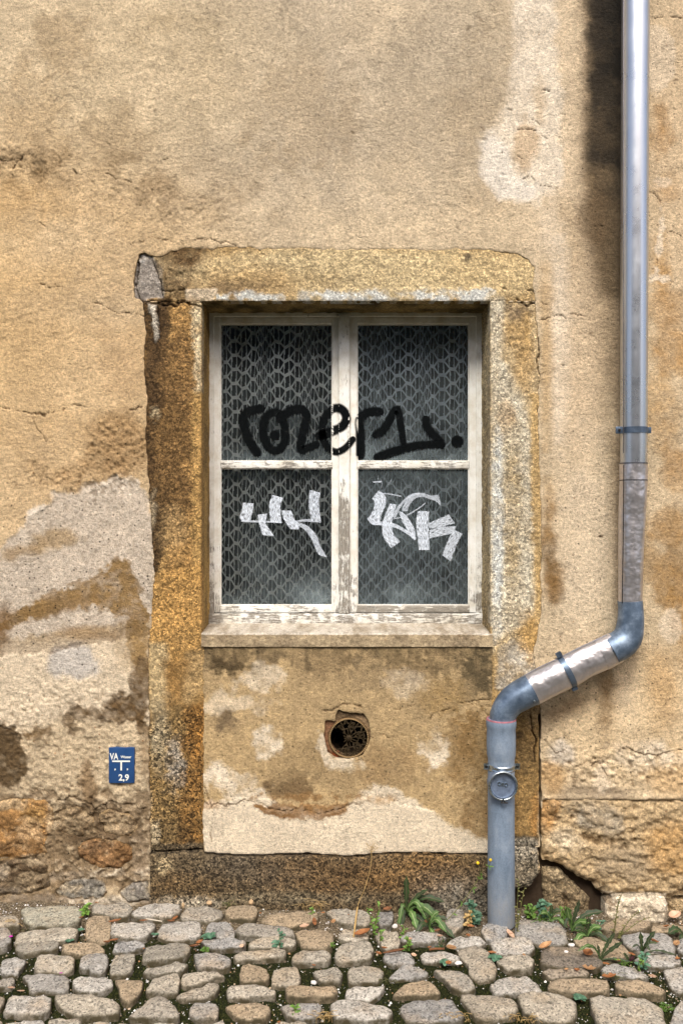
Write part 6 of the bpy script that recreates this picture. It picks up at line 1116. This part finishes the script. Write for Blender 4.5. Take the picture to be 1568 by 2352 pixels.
def dead(u, v, L, W_, rot, curl, mat, label=None, grp='small dead leaf scraps on the cobbles', dz=.012, lobed=.0):
    L *= .78; W_ *= .78; g = GP(u, v, dz); n = 9; vv = []; at = []; a = math.radians(rot)
    for i in range(n + 1):
        t = i / n; ww = W_ * S * .5 * math.sin(math.pi * min(1, .06 + t * .9)) ** .7 * (1 - lobed * (.5 + .5 * math.cos(t * 14)))
        for s in (-1, -.5, 0, .5, 1):
            x = (t - .5) * L * S; y_ = s * ww; z = curl * L * S * (1.1 * (t - .45) ** 2 + .6 * (s * ww / (W_ * S * .5)) ** 2 * .5) + random.uniform(-.0006, .0006); vv.append((x * math.cos(a) - y_ * math.sin(a), x * math.sin(a) + y_ * math.cos(a), z)); at.append(1 - abs(s))
    ff = [(i * 5 + j, i * 5 + j + 1, i * 5 + j + 6, i * 5 + j + 5) for i in range(n) for j in range(4)]
    o = mesh_obj('dead_leaf', vv, ff, M['dead'][mat], None, True, attrs={'mid': at}); o.location = g; o.rotation_euler = (random.uniform(-.25, .25), random.uniform(-.2, .2), 0)
    if label is None:
        pl_ = min(LAND, key=lambda q: (q[0] - u) ** 2 + 3 * (q[1] - v) ** 2); sz_ = 'tiny' if L * W_ < 70 else 'small'
        label = sz_ + ' ' + ('tan', 'orange', 'brown', 'pale')[mat] + ' leaf scrap ' + ('left of ' if u < pl_[0] - 14 else 'right of ' if u > pl_[0] + 14 else 'just above ' if v < pl_[1] else 'just below ') + pl_[2]
    return tag(o, label, 'leaf', grp)
BIG = 'larger fallen leaves'
dead(832, 2146, 44, 24, 10, .6, 1, 'curled orange leaf with pale edge lying on cobble left of the dandelion', BIG); dead(1036, 2178, 28, 26, 20, .3, 0, 'flat round tan leaf beside the twig below the dandelion', BIG); dead(1030, 2212, 15, 17, 60, .3, 1, 'bright yellow-orange leaf above the grey rosette', BIG); dead(1548, 2106, 44, 26, 30, .7, 3, 'big curled pale brown leaf at the right edge by the wall', BIG); dead(1172, 2146, 14, 50, 10, .5, 3, 'upright curled tan leaf under the standpipe', BIG); dead(1252, 2176, 40, 18, 25, .7, 0, 'tan leaf between brown and dark cobbles', BIG); dead(1350, 2192, 26, 26, 60, .8, 1, 'crumpled orange leaf left of the leaning dandelion', BIG); dead(1352, 2226, 34, 22, -10, .6, 0, 'torn brown leaf in front of the dark cobble', BIG, lobed=.5); dead(1398, 2244, 36, 18, 5, .5, 1, 'orange scalloped leaf left of the long right cobble', BIG, lobed=.5); dead(1498, 2244, 18, 26, 70, .4, 3, 'pink-beige oak leaf on grit at right', BIG, lobed=.6)
dead(699, 2129, 26, 16, 10, .5, 3, 'pale pink leaf above the pale square cobble', BIG); dead(722, 2118, 12, 32, 8, .5, 2, 'brown leaf standing beside pale pink leaf', BIG); dead(264, 2118, 34, 10, 8, .5, 1, 'narrow orange leaf above the pale cobble at left', BIG); dead(26, 2272, 22, 10, -20, .5, 3, 'pale orange leaf at far left', BIG); dead(905, 2188, 60, 8, 12, .3, 2, 'long reddish brown leaf shred below dandelion', BIG)
for (u, v, L, W_, m) in ((765, 2118, 18, 12, 0), (940, 2158, 16, 10, 3), (1080, 2130, 22, 12, 1), (1075, 2150, 14, 10, 1), (986, 2178, 12, 9, 1), (950, 2195, 14, 16, 3), (870, 2192, 22, 12, 1), (882, 2180, 18, 10, 1), (1130, 2190, 22, 10, 1), (1325, 2230, 16, 10, 1), (1203, 2195, 8, 12, 0), (1300, 2228, 12, 7, 0), (1392, 2215, 18, 8, 1), (1556, 2204, 14, 12, 1), (1553, 2168, 22, 16, 0), (1450, 2192, 10, 20, 1), (1530, 2130, 18, 10, 1), (330, 2116, 24, 8, 2), (262, 2162, 26, 8, 1), (245, 2166, 20, 8, 1), (458, 2165, 18, 12, 1), (446, 2176, 26, 8, 2), (402, 2110, 20, 12, 1), (392, 2118, 22, 10, 2), (555, 2174, 12, 10, 3), (721, 2219, 12, 5, 1), (598, 2098, 8, 5, 1), (330, 2180, 7, 5, 1), (222, 2074, 12, 5, 1), (800, 2102, 8, 6, 1), (1010, 2152, 22, 8, 3), (1240, 2104, 10, 14, 1), (1300, 2104, 16, 12, 1), (742, 2098, 10, 14, 1), (48, 2278, 18, 4, 3), (186, 2108, 8, 14, 1), (1420, 2206, 10, 10, 2), (1500, 2164, 30, 6, 2), (640, 2350, 10, 6, 1), (1172, 2368, 12, 6, 1), (1005, 2140, 20, 10, 2), (980, 2120, 30, 12, 2), (890, 2090, 26, 14, 2)):
    dead(u, v, L, W_, random.uniform(-60, 60), random.uniform(.3, .8), m)
dead(25, 2152, 10, 6, 20, .3, 1, 'tiny magenta petal at far left', 'magenta petals').data.materials[0] = M['magenta']; dead(140, 2236, 9, 5, 0, .3, 1, 'tiny magenta petal between cobbles at left', 'magenta petals').data.materials[0] = M['magenta']
# twig, paper scrap, mortar lumps
o = MB(); o.sweep([Vector(p) for p in crom([tuple(GP(985, 2182, .012)), tuple(GP(1000, 2180, .014)), tuple(GP(1020, 2180, .014))], 6)], .0035, 7); o = o.build('twig', M['dead'][2]); tag(o, 'short thick brown twig below the dandelion', 'twig'); o.data.attributes.new('mid', 'FLOAT', 'POINT')
o = MB(); o.sweep([GP(336, 2111, .012), GP(372, 2117, .014)], .0018, 6); o = o.build('twig', simple('bleached_twig', L4(196, 184, 162), .8)); tag(o, 'thin bleached twig lying on cobble at left', 'twig')
def lump(u, v, r, label, cat, mat, seed, name, dz=.0, sq=(1.2, .9, .8), grp=None):
    g = GP(u, v, dz); bm = bmesh.new(); bmesh.ops.create_icosphere(bm, subdivisions=2, radius=1)
    for q in bm.verts:
        k = 1 + .5 * (vnoise(np.array([q.co.x * 1.3 + q.co.y]), np.array([q.co.z * 1.3 - q.co.y * .7]), seed)[0] - .5) + .25 * (vnoise(np.array([q.co.x * 3.3 + q.co.y * 2]), np.array([q.co.z * 3.1 - q.co.y * 2]), seed + 5)[0] - .5); q.co = Vector((q.co.x * sq[0], q.co.y * sq[1], q.co.z * sq[2])) * (k * r * .72 * S)
    me = bpy.data.meshes.new(name); bm.to_mesh(me); bm.free(); me.materials.append(mat); me.polygons.foreach_set('use_smooth', np.zeros(len(me.polygons), bool)); o_ = bpy.data.objects.new(name, me); COL.objects.link(o_); o_.location = g; return tag(o_, label, cat, grp)
lm = simple('mortar_crumb', L4(176, 148, 112), .95, 0, .3, 60, .5, 200); lw = simple('pale_chip', L4(204, 198, 190), .9, 0, .12, 80, .3, 200)
lump(481, 2075, 8, 'tan mortar lump at the plinth foot, left one', 'stone', lm, 1, 'mortar_lump', .012); lump(727, 2075, 8, 'tan mortar lump at the plinth foot beside dry grass', 'stone', lm, 2, 'mortar_lump', .012); lump(576, 2073, 7, 'tan mortar lump on cobble below the plinth', 'stone', lm, 4, 'mortar_lump', .016, (1.1, .9, 1.2)); lump(420, 2080, 6, 'brown mortar crumb between two cobbles left of centre', 'stone', lm, 6, 'mortar_lump', .012, (.8, .8, 1.3))
lump(1052, 2213, 8, 'small white square stone chip by the grey rosette', 'stone', lw, 3, 'stone_chip', .006, (1.2, .9, .6)); lump(1312, 2171, 7, 'white stone chip on grit right of the standpipe', 'stone', lw, 5, 'stone_chip', .008, (1.3, .9, .6)); lump(720, 2258, 6, 'white stone chip in dark joint, lower middle', 'stone', lw, 7, 'stone_chip', .004); lump(906, 2128, 7, 'white paper-like chip at the dandelion foot', 'stone', lw, 8, 'stone_chip', .01, (1.2, .6, 1.0)); lump(137, 2178, 4, 'tiny white chip at far left joint', 'stone', lw, 9, 'stone_chip', .0); lump(1300, 2188, 6, 'pale grit lump beside white stone chip', 'stone', lw, 10, 'stone_chip', .004)

# ------------------------------------------------------------------ house across the street (seen only mirrored in glass and zinc)
opp = thing('opposite_house', (0, -11, 0), 'plain grey-tan house across the street, mirrored dimly in the window', 'building')
om = simple('opposite_render', L4(150, 138, 122), .95, 0, .15, 2, .2, 30); mb = MB(); mb.box(-9, 9, -15, -11, -.3, 6.2); mb.build('wall', om, opp, False)
mb = MB(); mb.add([(-9.3, -10.7, 6.2), (9.3, -10.7, 6.2), (9.3, -15.3, 6.2), (-9.3, -15.3, 6.2), (-9.3, -13, 8.2), (9.3, -13, 8.2)], [(0, 1, 5, 4), (2, 3, 4, 5), (0, 4, 3), (1, 2, 5), (3, 2, 1, 0)]); mb.build('roof', simple('opposite_tiles', L4(120, 74, 56), .9, 0, .2, 6), opp, False)
wm = simple('opposite_glass', L4(40, 46, 52), .15, 0, .1, 3); fm = simple('opposite_frame', L4(206, 200, 188), .7)
for x in (-7, -4.2, -1.4, 1.4, 4.2, 7):
    for z in (1.0, 3.9):
        mb = MB(); mb.box(x - .6, x + .6, -11.02, -10.96, z, z + 1.5); wf = mb.build('window_frame', fm, opp, False)
        for dx in (-.29, .29): mb = MB(); mb.box(x + dx - .25, x + dx + .25, -10.98, -10.95, z + .06, z + 1.44); mb.build('pane', wm, wf, False)
